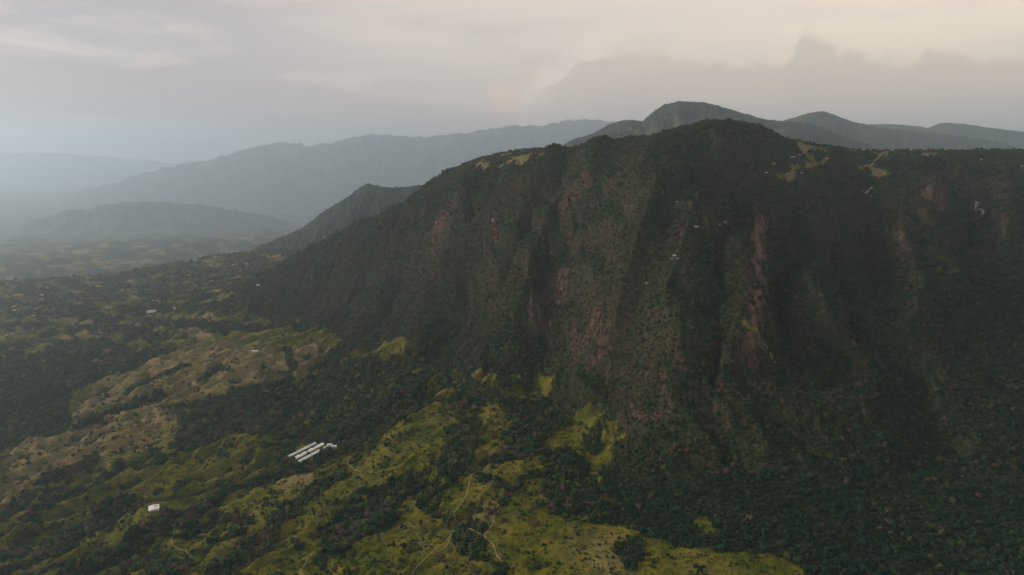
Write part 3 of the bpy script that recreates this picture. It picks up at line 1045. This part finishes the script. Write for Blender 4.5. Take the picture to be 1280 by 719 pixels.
def scatter_group(coll):
    ng = bpy.data.node_groups.new('scatter_' + coll.name, 'GeometryNodeTree')
    ng.interface.new_socket('Geometry', in_out='INPUT', socket_type='NodeSocketGeometry')
    ng.interface.new_socket('Geometry', in_out='OUTPUT', socket_type='NodeSocketGeometry')
    n = ng.nodes
    gi, go = n.new('NodeGroupInput'), n.new('NodeGroupOutput')
    ip = n.new('GeometryNodeInstanceOnPoints')
    ci = n.new('GeometryNodeCollectionInfo')
    ci.inputs['Collection'].default_value = coll
    ci.inputs['Separate Children'].default_value = True
    ci.inputs['Reset Children'].default_value = True
    ip.inputs['Pick Instance'].default_value = True

    def na(nm, typ):
        k = n.new('GeometryNodeInputNamedAttribute')
        k.data_type = typ
        k.inputs['Name'].default_value = nm
        return k.outputs['Attribute']
    L = ng.links.new
    L(gi.outputs[0], ip.inputs['Points'])
    L(ci.outputs[0], ip.inputs['Instance'])
    L(na('kind', 'INT'), ip.inputs['Instance Index'])
    e2r = n.new('FunctionNodeEulerToRotation')
    L(na('turn', 'FLOAT_VECTOR'), e2r.inputs[0])
    L(e2r.outputs[0], ip.inputs['Rotation'])
    L(na('size', 'FLOAT_VECTOR'), ip.inputs['Scale'])
    L(ip.outputs[0], go.inputs[0])
    return ng


def scatter(name, label, cat, pts, size, turn, kind, tint, group):
    me = bpy.data.meshes.new(name)
    me.vertices.add(len(pts))
    me.vertices.foreach_set('co', pts.astype(np.float32).ravel())
    a = me.attributes.new('size', 'FLOAT_VECTOR', 'POINT')
    a.data.foreach_set('vector', size.astype(np.float32).ravel())
    a = me.attributes.new('turn', 'FLOAT_VECTOR', 'POINT')
    a.data.foreach_set('vector', turn.astype(np.float32).ravel())
    a = me.attributes.new('kind', 'INT', 'POINT')
    a.data.foreach_set('value', kind.astype(np.int32))
    a = me.attributes.new('tint', 'FLOAT', 'POINT')
    a.data.foreach_set('value', tint.astype(np.float32))
    me.update()
    o = link(bpy.data.objects.new(name, me))
    md = o.modifiers.new('scatter', 'NODES')
    md.node_group = group
    return tag(o, label, cat, kind='stuff')


def ring_points(r0, r1, cell):
    az = R(46)
    x = np.arange(-r1 * math.sin(az), r1 * math.sin(az), cell)
    y = np.arange(r0 * math.cos(az) * 0.9, r1, cell)
    X, Y = np.meshgrid(x, y)
    X = X + rng.uniform(-.48, .48, X.shape) * cell
    Y = Y + rng.uniform(-.48, .48, Y.shape) * cell
    X, Y = X.ravel(), Y.ravel()
    r = np.hypot(X, Y)
    k = (r >= r0) & (r < r1) & (np.abs(np.arctan2(X, Y)) < az)
    return X[k], Y[k]


def to_pix(x, y, z):
    c, s = math.cos(PITCH), math.sin(PITCH)
    f = y * c - z * s
    u = y * s + z * c
    return CX + F * x / f, CY - F * u / f


# what the camera can see of the ground: running maximum of the elevation along each bearing
TANE = HH / RR[:, None]
HORZ = np.maximum.accumulate(TANE, axis=0)
HID = HORZ - TANE

tx, ty, ts = [], [], []
for (r0, r1, cell, size) in ((560, 2600, 6.8, 5.0), (2600, 3800, 7.8, 5.4), (3800, 5600, 10.5, 7.0), (5600, 8200, 17.0, 10.5)):
    x, y = ring_points(r0, r1, cell)
    tx.append(x)
    ty.append(y)
    ts.append(np.full(len(x), size))
tx, ty, ts = np.concatenate(tx), np.concatenate(ty), np.concatenate(ts)
op = samp(OP, tx, ty)
rock = samp(np.maximum(ROCK, PALE), tx, ty)
hid = samp(HID, tx, ty)
prob = 1 - sstep(op, 0.20, 0.60) * 0.97
prob = np.maximum(prob, 0.085 + 0.34 * sstep(fbm(tx / 60, ty / 60, 3, 171), 0.2, 0.6) * (op < 1.1))
prob *= 1 - 0.88 * sstep(rock + 0.3 * fbm(tx / 22, ty / 22, 2, 177), 0.76, 1.12)
prob *= 1 - 0.9 * samp(SCAR, tx, ty)
prob *= 1 - np.clip(samp(YLINE, tx, ty) * 2, 0, 1)
plat_o = samp(PLAT, tx, ty)
keep = (rng.uniform(0, 1, len(tx)) < prob) & (hid < 0.012)
tx, ty, ts, op, rock = tx[keep], ty[keep], ts[keep], op[keep], rock[keep]

# clear yards, roofs and paths
CLEAR = []          # (x, y, radius)
PATHS = {
    'winding dirt path across the grass at the bottom left': [(217, 659), (222, 666), (215, 672), (214, 680), (222, 686), (233, 688), (238, 696), (235, 705), (224, 712), (212, 722)],
    'dirt track curving below the round meadow': [(437, 572), (434, 578), (440, 585), (450, 590), (462, 590), (480, 589), (494, 585), (506, 578)],
    'forked dirt path running down to the bottom edge': [(626, 634), (616, 645), (617, 655), (611, 662), (603, 669), (612, 676), (619, 683), (619, 692), (628, 704)],
    'dirt path joining the fork from the meadow above': [(603, 669), (592, 663), (580, 658), (568, 650), (567, 645), (573, 633), (582, 622), (586, 606), (591, 592)],
    'dirt path at the bottom edge left of the copse': [(564, 668), (561, 680), (553, 688), (545, 690), (534, 694), (529, 702), (520, 708), (514, 720)],
    'short dirt path at the bottom edge below the wood': [(392, 690), (382, 703), (376, 712), (375, 722)],
    'farm track along the dry spur past the small house': [(246, 428), (270, 436), (300, 440), (330, 440), (360, 440), (385, 440)],
    'dirt road on the brown plateau field': [(1076, 211), (1090, 206), (1097, 198), (1103, 192), (1115, 190)],
}
path_xy = []
for lab, pp in PATHS.items():
    path_xy.append(P2(pp))


def near_line(x, y, P):
    d2 = np.full(len(x), 1e18)
    for i in range(len(P) - 1):
        x1, y1 = P[i]
        x2, y2 = P[i + 1]
        L2 = (x2 - x1) ** 2 + (y2 - y1) ** 2 + 1e-9
        t = np.clip(((x - x1) * (x2 - x1) + (y - y1) * (y2 - y1)) / L2, 0, 1)
        d2 = np.minimum(d2, (x - x1 - t * (x2 - x1)) ** 2 + (y - y1 - t * (y2 - y1)) ** 2)
    return np.sqrt(d2)


# ------------------------------------------------------------------ buildings
M_WHITE = plain_mat('white_sheet_roof', (0.68, 0.64, 0.58), 0.5, 0.22, 0.18)
M_WALLW = plain_mat('whitewashed_wall', (0.72, 0.69, 0.63), 0.8, 0.12, 0.5)
M_GREY = plain_mat('unpainted_block_wall', (0.17, 0.15, 0.13), 0.85, 0.2, 0.5)
M_CREAM = plain_mat('cream_wall', (0.62, 0.52, 0.38), 0.8, 0.15, 0.5)
M_DARK = plain_mat('dark_opening', (0.03, 0.03, 0.032), 0.6, 0.2, 1.0)
M_TIN = plain_mat('weathered_tin_roof', (0.46, 0.43, 0.40), 0.55, 0.25, 0.3)
M_RUST = plain_mat('rusty_sheet', (0.30, 0.20, 0.15), 0.8, 0.3, 0.4)
M_TILE = plain_mat('clay_tile_roof', (0.34, 0.17, 0.11), 0.85, 0.25, 0.6)
M_DIRT = plain_mat('trodden_dirt', (0.24, 0.175, 0.085), 0.95, 0.25, 0.3)


def box_into(bm, x0, x1, y0, y1, z0, z1):
    v = [bm.verts.new(c) for c in ((x0, y0, z0), (x1, y0, z0), (x1, y1, z0), (x0, y1, z0), (x0, y0, z1), (x1, y0, z1), (x1, y1, z1), (x0, y1, z1))]
    for f in ((3, 2, 1, 0), (4, 5, 6, 7), (0, 1, 5, 4), (1, 2, 6, 5), (2, 3, 7, 6), (3, 0, 4, 7)):
        bm.faces.new([v[i] for i in f])


def part(name, bm, mat, parent):
    me = bpy.data.meshes.new(name)
    bmesh.ops.recalc_face_normals(bm, faces=bm.faces)
    bm.to_mesh(me)
    bm.free()
    me.materials.append(mat)
    return link(bpy.data.objects.new(name, me), parent)


def building(name, label, cat, a, b, width, eave, rise, wall_m, roof_m, group=None, openings=3, extra=None, drop=4.0):
    """gabled building whose ridge runs from ground point a to ground point b"""
    a, b = np.array(a), np.array(b)
    L = float(np.linalg.norm(b - a))
    root = bpy.data.objects.new(name, None)
    root.empty_display_size = 2
    link(root)
    mid = (a + b) / 2
    dx = Vector(b - a).normalized()
    up = Vector((0, 0, 1))
    dy = up.cross(dx).normalized()
    dz = dx.cross(dy)
    m = Matrix((dx, dy, dz)).transposed().to_4x4()
    m.translation = Vector(mid)
    root.matrix_world = m
    tag(root, label, cat, group)
    hl, hw = L / 2, width / 2
    # walls with gable ends
    bm = bmesh.new()
    box_into(bm, -hl, hl, -hw, hw, -drop, eave)
    for x in (-hl + 0.01, hl - 0.21):
        v = [bm.verts.new(c) for c in ((x, -hw, eave + 0.002), (x, hw, eave + 0.002), (x, 0, eave + rise - 0.05), (x + .2, -hw, eave + 0.002), (x + .2, hw, eave + 0.002), (x + .2, 0, eave + rise - 0.05))]
        for f in ((0, 1, 2), (5, 4, 3), (0, 3, 4, 1), (1, 4, 5, 2), (2, 5, 3, 0)):
            bm.faces.new([v[i] for i in f])
    wall = part('wall', bm, wall_m, root)
    # pitched roof slab with overhang
    ov = min(1.0, width * 0.08)
    bm = bmesh.new()
    pr = [(-hw - ov, eave - ov * rise / hw), (0, eave + rise), (hw + ov, eave - ov * rise / hw)]
    lo = [bm.verts.new((x, y, z)) for x in (-hl - ov, hl + ov) for (y, z) in pr]
    hi = [bm.verts.new((x, y, z + 0.25)) for x in (-hl - ov, hl + ov) for (y, z) in pr]
    for f in ((0, 1, 4, 3), (1, 2, 5, 4)):
        bm.faces.new([hi[i] for i in f])
        bm.faces.new([lo[i] for i in reversed(f)])
    for (i, j) in ((0, 1), (1, 2), (2, 5), (5, 4), (4, 3), (3, 0)):
        bm.faces.new([lo[i], lo[j], hi[j], hi[i]])
    roof = part('roof', bm, roof_m, root)
    # door and window openings
    bm = bmesh.new()
    box_into(bm, -0.9, 0.9, -hw - 0.06, -hw + 0.1, -0.2, min(2.3, eave - 0.3))
    dr = part('door', bm, M_DARK, root)
    for k in range(openings):
        x = -hl + L * (k + 0.5) / openings
        if abs(x) < 1.6:
            x += 3.0
        bm = bmesh.new()
        box_into(bm, x - min(1.4, L * .07), x + min(1.4, L * .07), -hw - 0.05, -hw + 0.1, eave * 0.4, eave * 0.8)
        part('window', bm, M_DARK, root)
    if extra:
        for (x0, x1, y0, y1, mt, nm) in extra:     # patches laid on the roof's front pitch
            bm = bmesh.new()
            zf = lambda y: eave + rise * (1 - abs(y) / hw) + 0.27
            vv = [bm.verts.new((x, y, zf(y) + dzz)) for dzz in (0, 0.08) for (x, y) in ((x0, y0), (x1, y0), (x1, y1), (x0, y1))]
            for f in ((3, 2, 1, 0), (4, 5, 6, 7), (0, 1, 5, 4), (1, 2, 6, 5), (2, 3, 7, 6), (3, 0, 4, 7)):
                bm.faces.new([vv[i] for i in f])
            part(nm, bm, mt, roof)
    CLEAR.append((mid[0], mid[1], L / 2, width / 2 + 2.5, math.atan2(dx.y, dx.x)))
    return root


def shed(label, p0, p1, width, group, **kw):
    a, b = ray_hit(*p0), ray_hit(*p1)
    return building('poultry_shed', label, 'shed', a, b, width, 3.0, 2.2, M_WALLW, M_WHITE, group, openings=10, **kw)


shed('long white roofed shed at the back of the row, half hidden by trees', (360.5, 571.5), (394.5, 554.5), 9.5, 'long white sheds')
shed('longest and widest white roofed shed, middle of the three', (364, 576), (404, 555.5), 13.0, 'long white sheds')
shed('long white roofed shed nearest the lower hedge of trees', (373.5, 578), (407, 560), 10.5, 'long white sheds')


def house(label, px, py, L, width, yaw, wall_m, roof_m, eave=3.0, rise=1.8, name='house', cat='house', group=None, openings=2, extra=None, drop=8.0, sink=0.0):
    c = ray_hit(px, py)
    d = np.array([math.cos(R(yaw)), math.sin(R(yaw))]) * L / 2
    z = float(max(H(c[0] + d[0] * t + 0, c[1] + d[1] * t) for t in (-1, 0, 1))) - sink
    return building(name, label, cat, (c[0] - d[0], c[1] - d[1], z), (c[0] + d[0], c[1] + d[1], z), width, eave, rise, wall_m, roof_m, group, openings, extra, drop=drop)


house('small white roofed hut right of the long sheds, upper of two', 412, 557, 15, 11, 25, M_WALLW, M_WHITE, name='hut', cat='hut')
house('small white roofed hut right of the long sheds, lower of two', 417.5, 559.5, 16, 9, 8, M_WALLW, M_WHITE, name='hut', cat='hut')
house('broad white roofed barn with rusty patches, alone on the grassy slope', 192.5, 636, 27, 24, -62, M_WALLW, M_WHITE, 3.4, 1.4, name='barn', cat='barn', openings=3,
      extra=[(-9, -3.5, 1.0, 7.6, M_RUST, 'rust_patch'), (-0.6, 1.6, 1.2, 3.4, M_RUST, 'rust_patch'), (4.5, 6.5, 5.0, 7.0, M_RUST, 'rust_patch'), (6, 7.2, -6, -4.6, M_RUST, 'rust_patch')])
house('small cream house alone on the dry grassy spur', 319, 440, 27, 10, 2, M_CREAM, M_WHITE, 4.0, 2.2, openings=3)
house('wide pale roofed building among trees on the valley slope', 190, 392, 52, 22, 28, M_WALLW, M_TIN, 4, 2.5, name='farm_building', cat='building')
house('small white house right of the wide pale building', 218, 387.5, 10, 8, 10, M_WALLW, M_WHITE)
house('tiny white house below the brown field on the left slope', 250.5, 366.5, 9, 8, 0, M_WALLW, M_WHITE)
house('white house on the wooded left slope near the mountain foot', 323, 357, 18, 9, 5, M_WALLW, M_WHITE)
house('white house in the woods at the far left', 52, 369, 20, 10, 10, M_WALLW, M_WHITE)
house('small white house left of the others at the far left edge', 18, 388, 11, 8, 10, M_WALLW, M_WHITE)
house('red roofed house in the woods at the far left', 41, 394.5, 16, 9, -5, M_CREAM, M_TILE)
for (lab, px, py, L, wd, yaw, wm, rm) in (
        ('white house at the left end of the plateau fields', 957.5, 216.5, 13, 8, 10, M_CREAM, M_WHITE),
        ('low tin roofed house just above the plateau dirt field', 967, 205.5, 17, 8, 5, M_WALLW, M_TIN),
        ('white house below the brown strip, left of a pair', 989.5, 198, 9, 7, 0, M_WALLW, M_WHITE),
        ('white house below the brown strip, right of a pair', 993.5, 198, 9, 7, 0, M_WALLW, M_TIN),
        ('white house higher up below the brown strip', 999.5, 194.5, 9, 7, 15, M_WALLW, M_WHITE),
        ('white house at the rim below the dirt field', 1002, 217, 10, 7, 10, M_WALLW, M_WHITE),
        ('cream house beside the dirt field at the plateau rim', 984, 219, 12, 8, 10, M_CREAM, M_TIN),
        ('small white house at the right end of the dirt field', 1034, 199, 8, 7, 0, M_WALLW, M_WHITE),
        ('white house beside the tall trees on the plateau skyline', 1079, 187.5, 13, 8, 0, M_WALLW, M_WHITE),
        ('cream house at the top of the plateau dirt road', 1101, 195.5, 10, 7, 30, M_CREAM, M_TIN),
        ('white house right of the plateau dirt road', 1108, 194.5, 9, 7, 10, M_WALLW, M_TIN),
        ('cream house left of the lone round tree on the skyline', 1121, 191.5, 13, 8, 5, M_CREAM, M_WHITE),
        ('white house just left of the lone round skyline tree', 1138, 187.5, 11, 7, 0, M_WALLW, M_WHITE),
        ('white house in the trees right on the plateau', 1226, 200, 10, 7, 0, M_WALLW, M_WHITE),
        ('white house among the trees at the right edge', 1277, 208.5, 10, 8, 0, M_WALLW, M_WHITE),
        ('white house on the mountain face, right of a pair', 906, 282, 13, 7, -25, M_WALLW, M_WHITE),
        ('white house on the mountain face, left of a pair', 899.5, 283, 7, 6, 0, M_WALLW, M_WHITE),
        ('white roofed house on a ledge above the cluster', 870, 284, 14, 7, 12, M_WALLW, M_WHITE),
        ('largest white roof of the cluster in the middle of the face', 843, 322, 11, 7, -20, M_WALLW, M_WHITE),
        ('small white roof left in the cluster on the face', 840, 324.5, 7, 5, 30, M_WALLW, M_TIN),
        ('small white roof right in the cluster on the face', 847, 323.5, 7, 5, 0, M_WALLW, M_WHITE),
        ('lone white house low on the mountain face', 808.5, 356.5, 12, 6, 5, M_WALLW, M_WHITE),
        ('tiny white house high on the face, left of a pair', 781.5, 261, 6, 5, 0, M_WALLW, M_WHITE),
        ('tiny white house high on the face, right of a pair', 789.5, 261, 6, 5, 0, M_WALLW, M_WHITE),
        ('tiny white house just below the summit woods', 846, 253, 8, 5, 10, M_WALLW, M_WHITE)):
    house(lab, px, py, L * 0.8, wd * 0.7, yaw, M_GREY, rm if px > 950 else M_TIN, 2.0, 1.2, drop=3.0, sink=1.5 if px < 950 else 0.3)

# ------------------------------------------------------------------ dirt paths draped on the ground
for (lab, P) in zip(PATHS, path_xy):
    far = float(np.hypot(*P.mean(0)))
    w = 1.1 if far < 2600 else 2.2
    pts = []
    for i in range(len(P) - 1):
        n = max(2, int(np.hypot(*(P[i + 1] - P[i])) / 4))
        for k in range(n):
            pts.append(P[i] + (P[i + 1] - P[i]) * k / n)
    pts.append(P[-1])
    pts = np.array(pts)
    k = np.ones(7) / 7
    sm = np.stack([np.convolve(np.pad(pts[:, c], 3, mode='edge'), k, mode='valid') for c in (0, 1)], -1)
    sm += np.stack([fbm(sm[:, 0] / 12, sm[:, 1] / 12, 2, 301), fbm(sm[:, 0] / 12, sm[:, 1] / 12, 2, 303)], -1) * 1.2
    tg = np.gradient(sm, axis=0)
    tg /= np.linalg.norm(tg, axis=1)[:, None] + 1e-9
    nr_ = np.stack([-tg[:, 1], tg[:, 0]], -1)
    wv = w * (1 + 0.45 * fbm(sm[:, 0] / 9, sm[:, 1] / 9, 2, 305))[:, None]
    rows = [sm + nr_ * wv * q for q in (-1, -0.5, 0, 0.5, 1)]
    X = np.stack([q[:, 0] for q in rows], 0)
    Y = np.stack([q[:, 1] for q in rows], 0)
    Z = H(X, Y) + np.array([0.1, 0.5, 0.55, 0.5, 0.1])[:, None]
    o = link(bpy.data.objects.new('path', grid_mesh('path', X, Y, Z)))
    o.data.materials.append(M_DIRT)
    tag(o, lab, 'path', kind='structure')

# ------------------------------------------------------------------ plant the trees
free = np.ones(len(tx), bool)
for P in path_xy:
    lo, hi = P.min(0) - 12, P.max(0) + 12
    idx = np.nonzero((tx > lo[0]) & (tx < hi[0]) & (ty > lo[1]) & (ty < hi[1]))[0]
    free[idx[near_line(tx[idx], ty[idx], P) < 6.5]] = False
for (x, y, hl, hw, yw) in CLEAR:
    dx, dy = tx - x, ty - y
    u = np.abs(dx * math.cos(yw) + dy * math.sin(yw))
    v = -dx * math.sin(yw) + dy * math.cos(yw)
    free[(u < hl + 4) & (np.abs(v) < hw + 3)] = False
    q = math.hypot(x, y)
    al = -(dx * x + dy * y) / q
    pe_ = np.abs(dx * y - dy * x) / q
    reach = hw + (9 if hl > 30 else 24)
    free[(al > 0) & (al < reach) & (pe_ < max(hl * abs(math.sin(math.atan2(x, y) + yw - math.pi / 2)), hw) + 3) & (hl < 30)] = False
tx, ty, ts, op, rock = tx[free], ty[free], ts[free], op[free], rock[free]
n = len(tx)
size = ts * np.clip(rng.lognormal(-0.12, 0.46, n), 0.38, 2.4)
size *= np.where(op > 0.42, 0.62, 1.0)
steep_t = samp(STEEP, tx, ty)
size *= 1 - 0.22 * steep_t
size *= 1 + 0.28 * (1 - steep_t) * sstep(-tx, -250, 100) * (ty < 2600)
big = fbm(tx / 240, ty / 240, 3, 181)
tint = 0.24 + 0.20 * big + 0.21 * rng.normal(0, 1, n) + 0.10 * steep_t
brown = (rng.uniform(0, 1, n) < 0.12 + 0.72 * sstep(fbm(tx / 130, ty / 190, 3, 183), -0.1, 0.45) * (0.3 + 0.7 * steep_t) + 0.5 * sstep(rock, 0.1, 0.4))
tint = tint + 0.26 * samp(FARL, tx, ty)
tint = np.where(brown, rng.uniform(0.6, 0.84, n), tint)
dark = sstep(tx - 0.1 * (ty - 1500), -50, 350)      # right of the meadows cloud shade is put into the leaf tint, fewer browns
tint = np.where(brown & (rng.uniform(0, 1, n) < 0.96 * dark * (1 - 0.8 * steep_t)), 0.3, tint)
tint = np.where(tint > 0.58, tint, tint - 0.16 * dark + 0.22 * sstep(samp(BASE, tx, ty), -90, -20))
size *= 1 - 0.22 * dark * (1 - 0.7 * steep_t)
hgt_dark = dark
yel = rng.uniform(0, 1, n) < 0.012 * (1 - dark) + 0.26 * sstep(fbm(tx / 80, ty / 80, 2, 185), 0.22, 0.6) * (1 - steep_t) * (tx < 200)
tint = np.where(yel, rng.uniform(0.86, 1.0, n), np.clip(tint, 0, 0.86))
kind = rng.integers(0, 5, n)
tz = H(tx, ty)
hgt = size * rng.uniform(0.85, 1.25, n)
dist = np.sqrt(tx * tx + ty * ty + tz * tz)
px_, py_ = to_pix(tx, ty, tz)
vis = (px_ > 4) & (px_ < 1276) & (py_ < 714) & (py_ > 0) & (samp(HID, tx, ty) < 0.001)
score = np.where(vis, size / dist, -1)
order = np.argsort(-score)
IND = order[:270]
rest = np.ones(n, bool)
rest[IND] = False
turn = np.stack([rng.normal(0, .06, n), rng.normal(0, .06, n), rng.uniform(0, 6.28, n)], -1)
sz3 = np.stack([size, size, hgt], -1)
TREE_NG = scatter_group(PROTO)
SHRUB_NG = scatter_group(BUSH)
pz = np.stack([tx, ty, tz - 0.15 * size], -1)
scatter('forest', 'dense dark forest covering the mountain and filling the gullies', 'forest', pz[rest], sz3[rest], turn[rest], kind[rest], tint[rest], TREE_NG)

# low shrubs and tussocks dotted over the open grass
sx, sy = ring_points(900, 3300, 5.0)
so = samp(OP, sx, sy)
ok = (rng.uniform(0, 1, len(sx)) < 0.42 * sstep(so, 0.3, 0.5) * (0.35 + 1.3 * sstep(fbm(sx / 50, sy / 50, 3, 191), -0.2, 0.5))) & (samp(HID, sx, sy) < 0.003)
for P in path_xy:
    ok &= near_line(sx, sy, P) > 4.5
for (x, y, hl, hw, yw) in CLEAR:
    ok &= (np.abs(sx - x) > hl + 2) | (np.abs(sy - y) > hl + 2)
sx, sy = sx[ok], sy[ok]
ns = len(sx)
ss = np.clip(rng.lognormal(0.2, 0.45, ns), 0.5, 3.6)
scatter('shrubs', 'low shrubs and tussocks dotted over the open grass slopes', 'shrubs', np.stack([sx, sy, H(sx, sy) - 0.2], -1), np.stack([ss, ss, ss * 1.0], -1),
        np.stack([np.zeros(ns), np.zeros(ns), rng.uniform(0, 6.28, ns)], -1), rng.integers(0, 3, ns), np.where(rng.uniform(0, 1, ns) < 0.45, rng.uniform(0.45, 0.9, ns), rng.uniform(0.05, 0.4, ns)), SHRUB_NG)


# ------------------------------------------------------------------ single trees (those that show largest)
def tree(x, y, z, s, h, k, rot, tn, label, group):
    root = bpy.data.objects.new('tree', None)
    root.empty_display_size = 1
    link(root)
    root.location = (x, y, z - 0.15 * s)
    root.rotation_euler = (0, 0, rot)
    root.scale = (s, s, h)
    tag(root, label, 'tree', group)
    c = link(bpy.data.objects.new('crown', CROWNS[k]), root)
    c['tint'] = float(tn)
    link(bpy.data.objects.new('trunk', TRUNKS[k]), root)
    return root


def tree_words(px, py, tn):
    col = 'dark green' if tn < 0.32 else 'green' if tn < 0.5 else 'olive green' if tn < 0.6 else 'brownish' if tn < 0.86 else 'yellow-green'
    if px < 300:
        where = 'in the gully woods at the lower left corner'
    elif px < 512:
        where = 'in the wood beside the lower left grass slopes'
    elif px < 650:
        where = 'in the copse and hedges along the bottom paths'
    elif px < 830:
        where = 'at the forest edge above the bottom meadow'
    elif px < 1040:
        where = 'beside the bottom meadow right of the middle'
    else:
        where = 'in the dark forest at the lower right corner'
    return '%s tree %s' % (col, where), 'trees ' + where


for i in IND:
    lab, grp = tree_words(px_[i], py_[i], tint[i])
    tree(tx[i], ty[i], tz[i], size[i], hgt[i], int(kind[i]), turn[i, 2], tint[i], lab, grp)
for (lab, px, py, s, h, k, tn) in (
        ('lone round dark tree on the skyline of the plateau', 1148, 193, 12, 13, 3, 0.1),
        ('tall dark tree at the right end of the skyline houses', 1083, 191.5, 11, 13, 0, 0.1),
        ('slim dark tree standing alone on the brown skyline field', 1048, 188, 4.5, 12, 4, 0.1),
        ('bushy tree, left one of the clump on the brown hilltop', 1022, 183, 9, 11, 1, 0.15),
        ('bushy tree, right one of the clump on the brown hilltop', 1029, 184, 9, 10, 2, 0.15),
        ('low dark tree at the right end of the hilltop clump', 1036, 185, 6, 6, 0, 0.15),
        ('single dark round tree on the grass right of the sheds', 424, 585, 8.0, 8, 0, 0.05),
        ('dark tree between the back and middle sheds, right one', 391.5, 560.5, 7.5, 7, 0, 0.05),
        ('dark tree between the back and middle sheds, middle one', 384, 565, 8.5, 8, 1, 0.05),
        ('dark tree between the back and middle sheds, left one', 376, 569, 7, 6.5, 3, 0.05),
        ('dark tree at the left end of the middle shed', 361.5, 577, 7, 6, 0, 0.05),
        ('dark tree against the lower edge of the front shed, leftmost', 381, 579.5, 7, 7, 1, 0.05),
        ('dark tree against the lower edge of the front shed, second from left', 387, 577, 8, 7.5, 0, 0.08),
        ('dark tree against the lower edge of the front shed, third from left', 393, 573, 7, 8.5, 2, 0.03),
        ('dark tree against the lower edge of the front shed, rightmost', 401, 568.5, 8, 8, 3, 0.06),
        ('large dark tree just above the white roofed barn', 195, 617, 11, 11, 3, 0.05)):
    p = ray_hit(px, py)
    tree(p[0], p[1], p[2], s, h, k, random.uniform(0, 6), tn, lab, None)
print('trees', n, 'shrubs', ns, 'zmin', zmin, 'zmax', zmax)
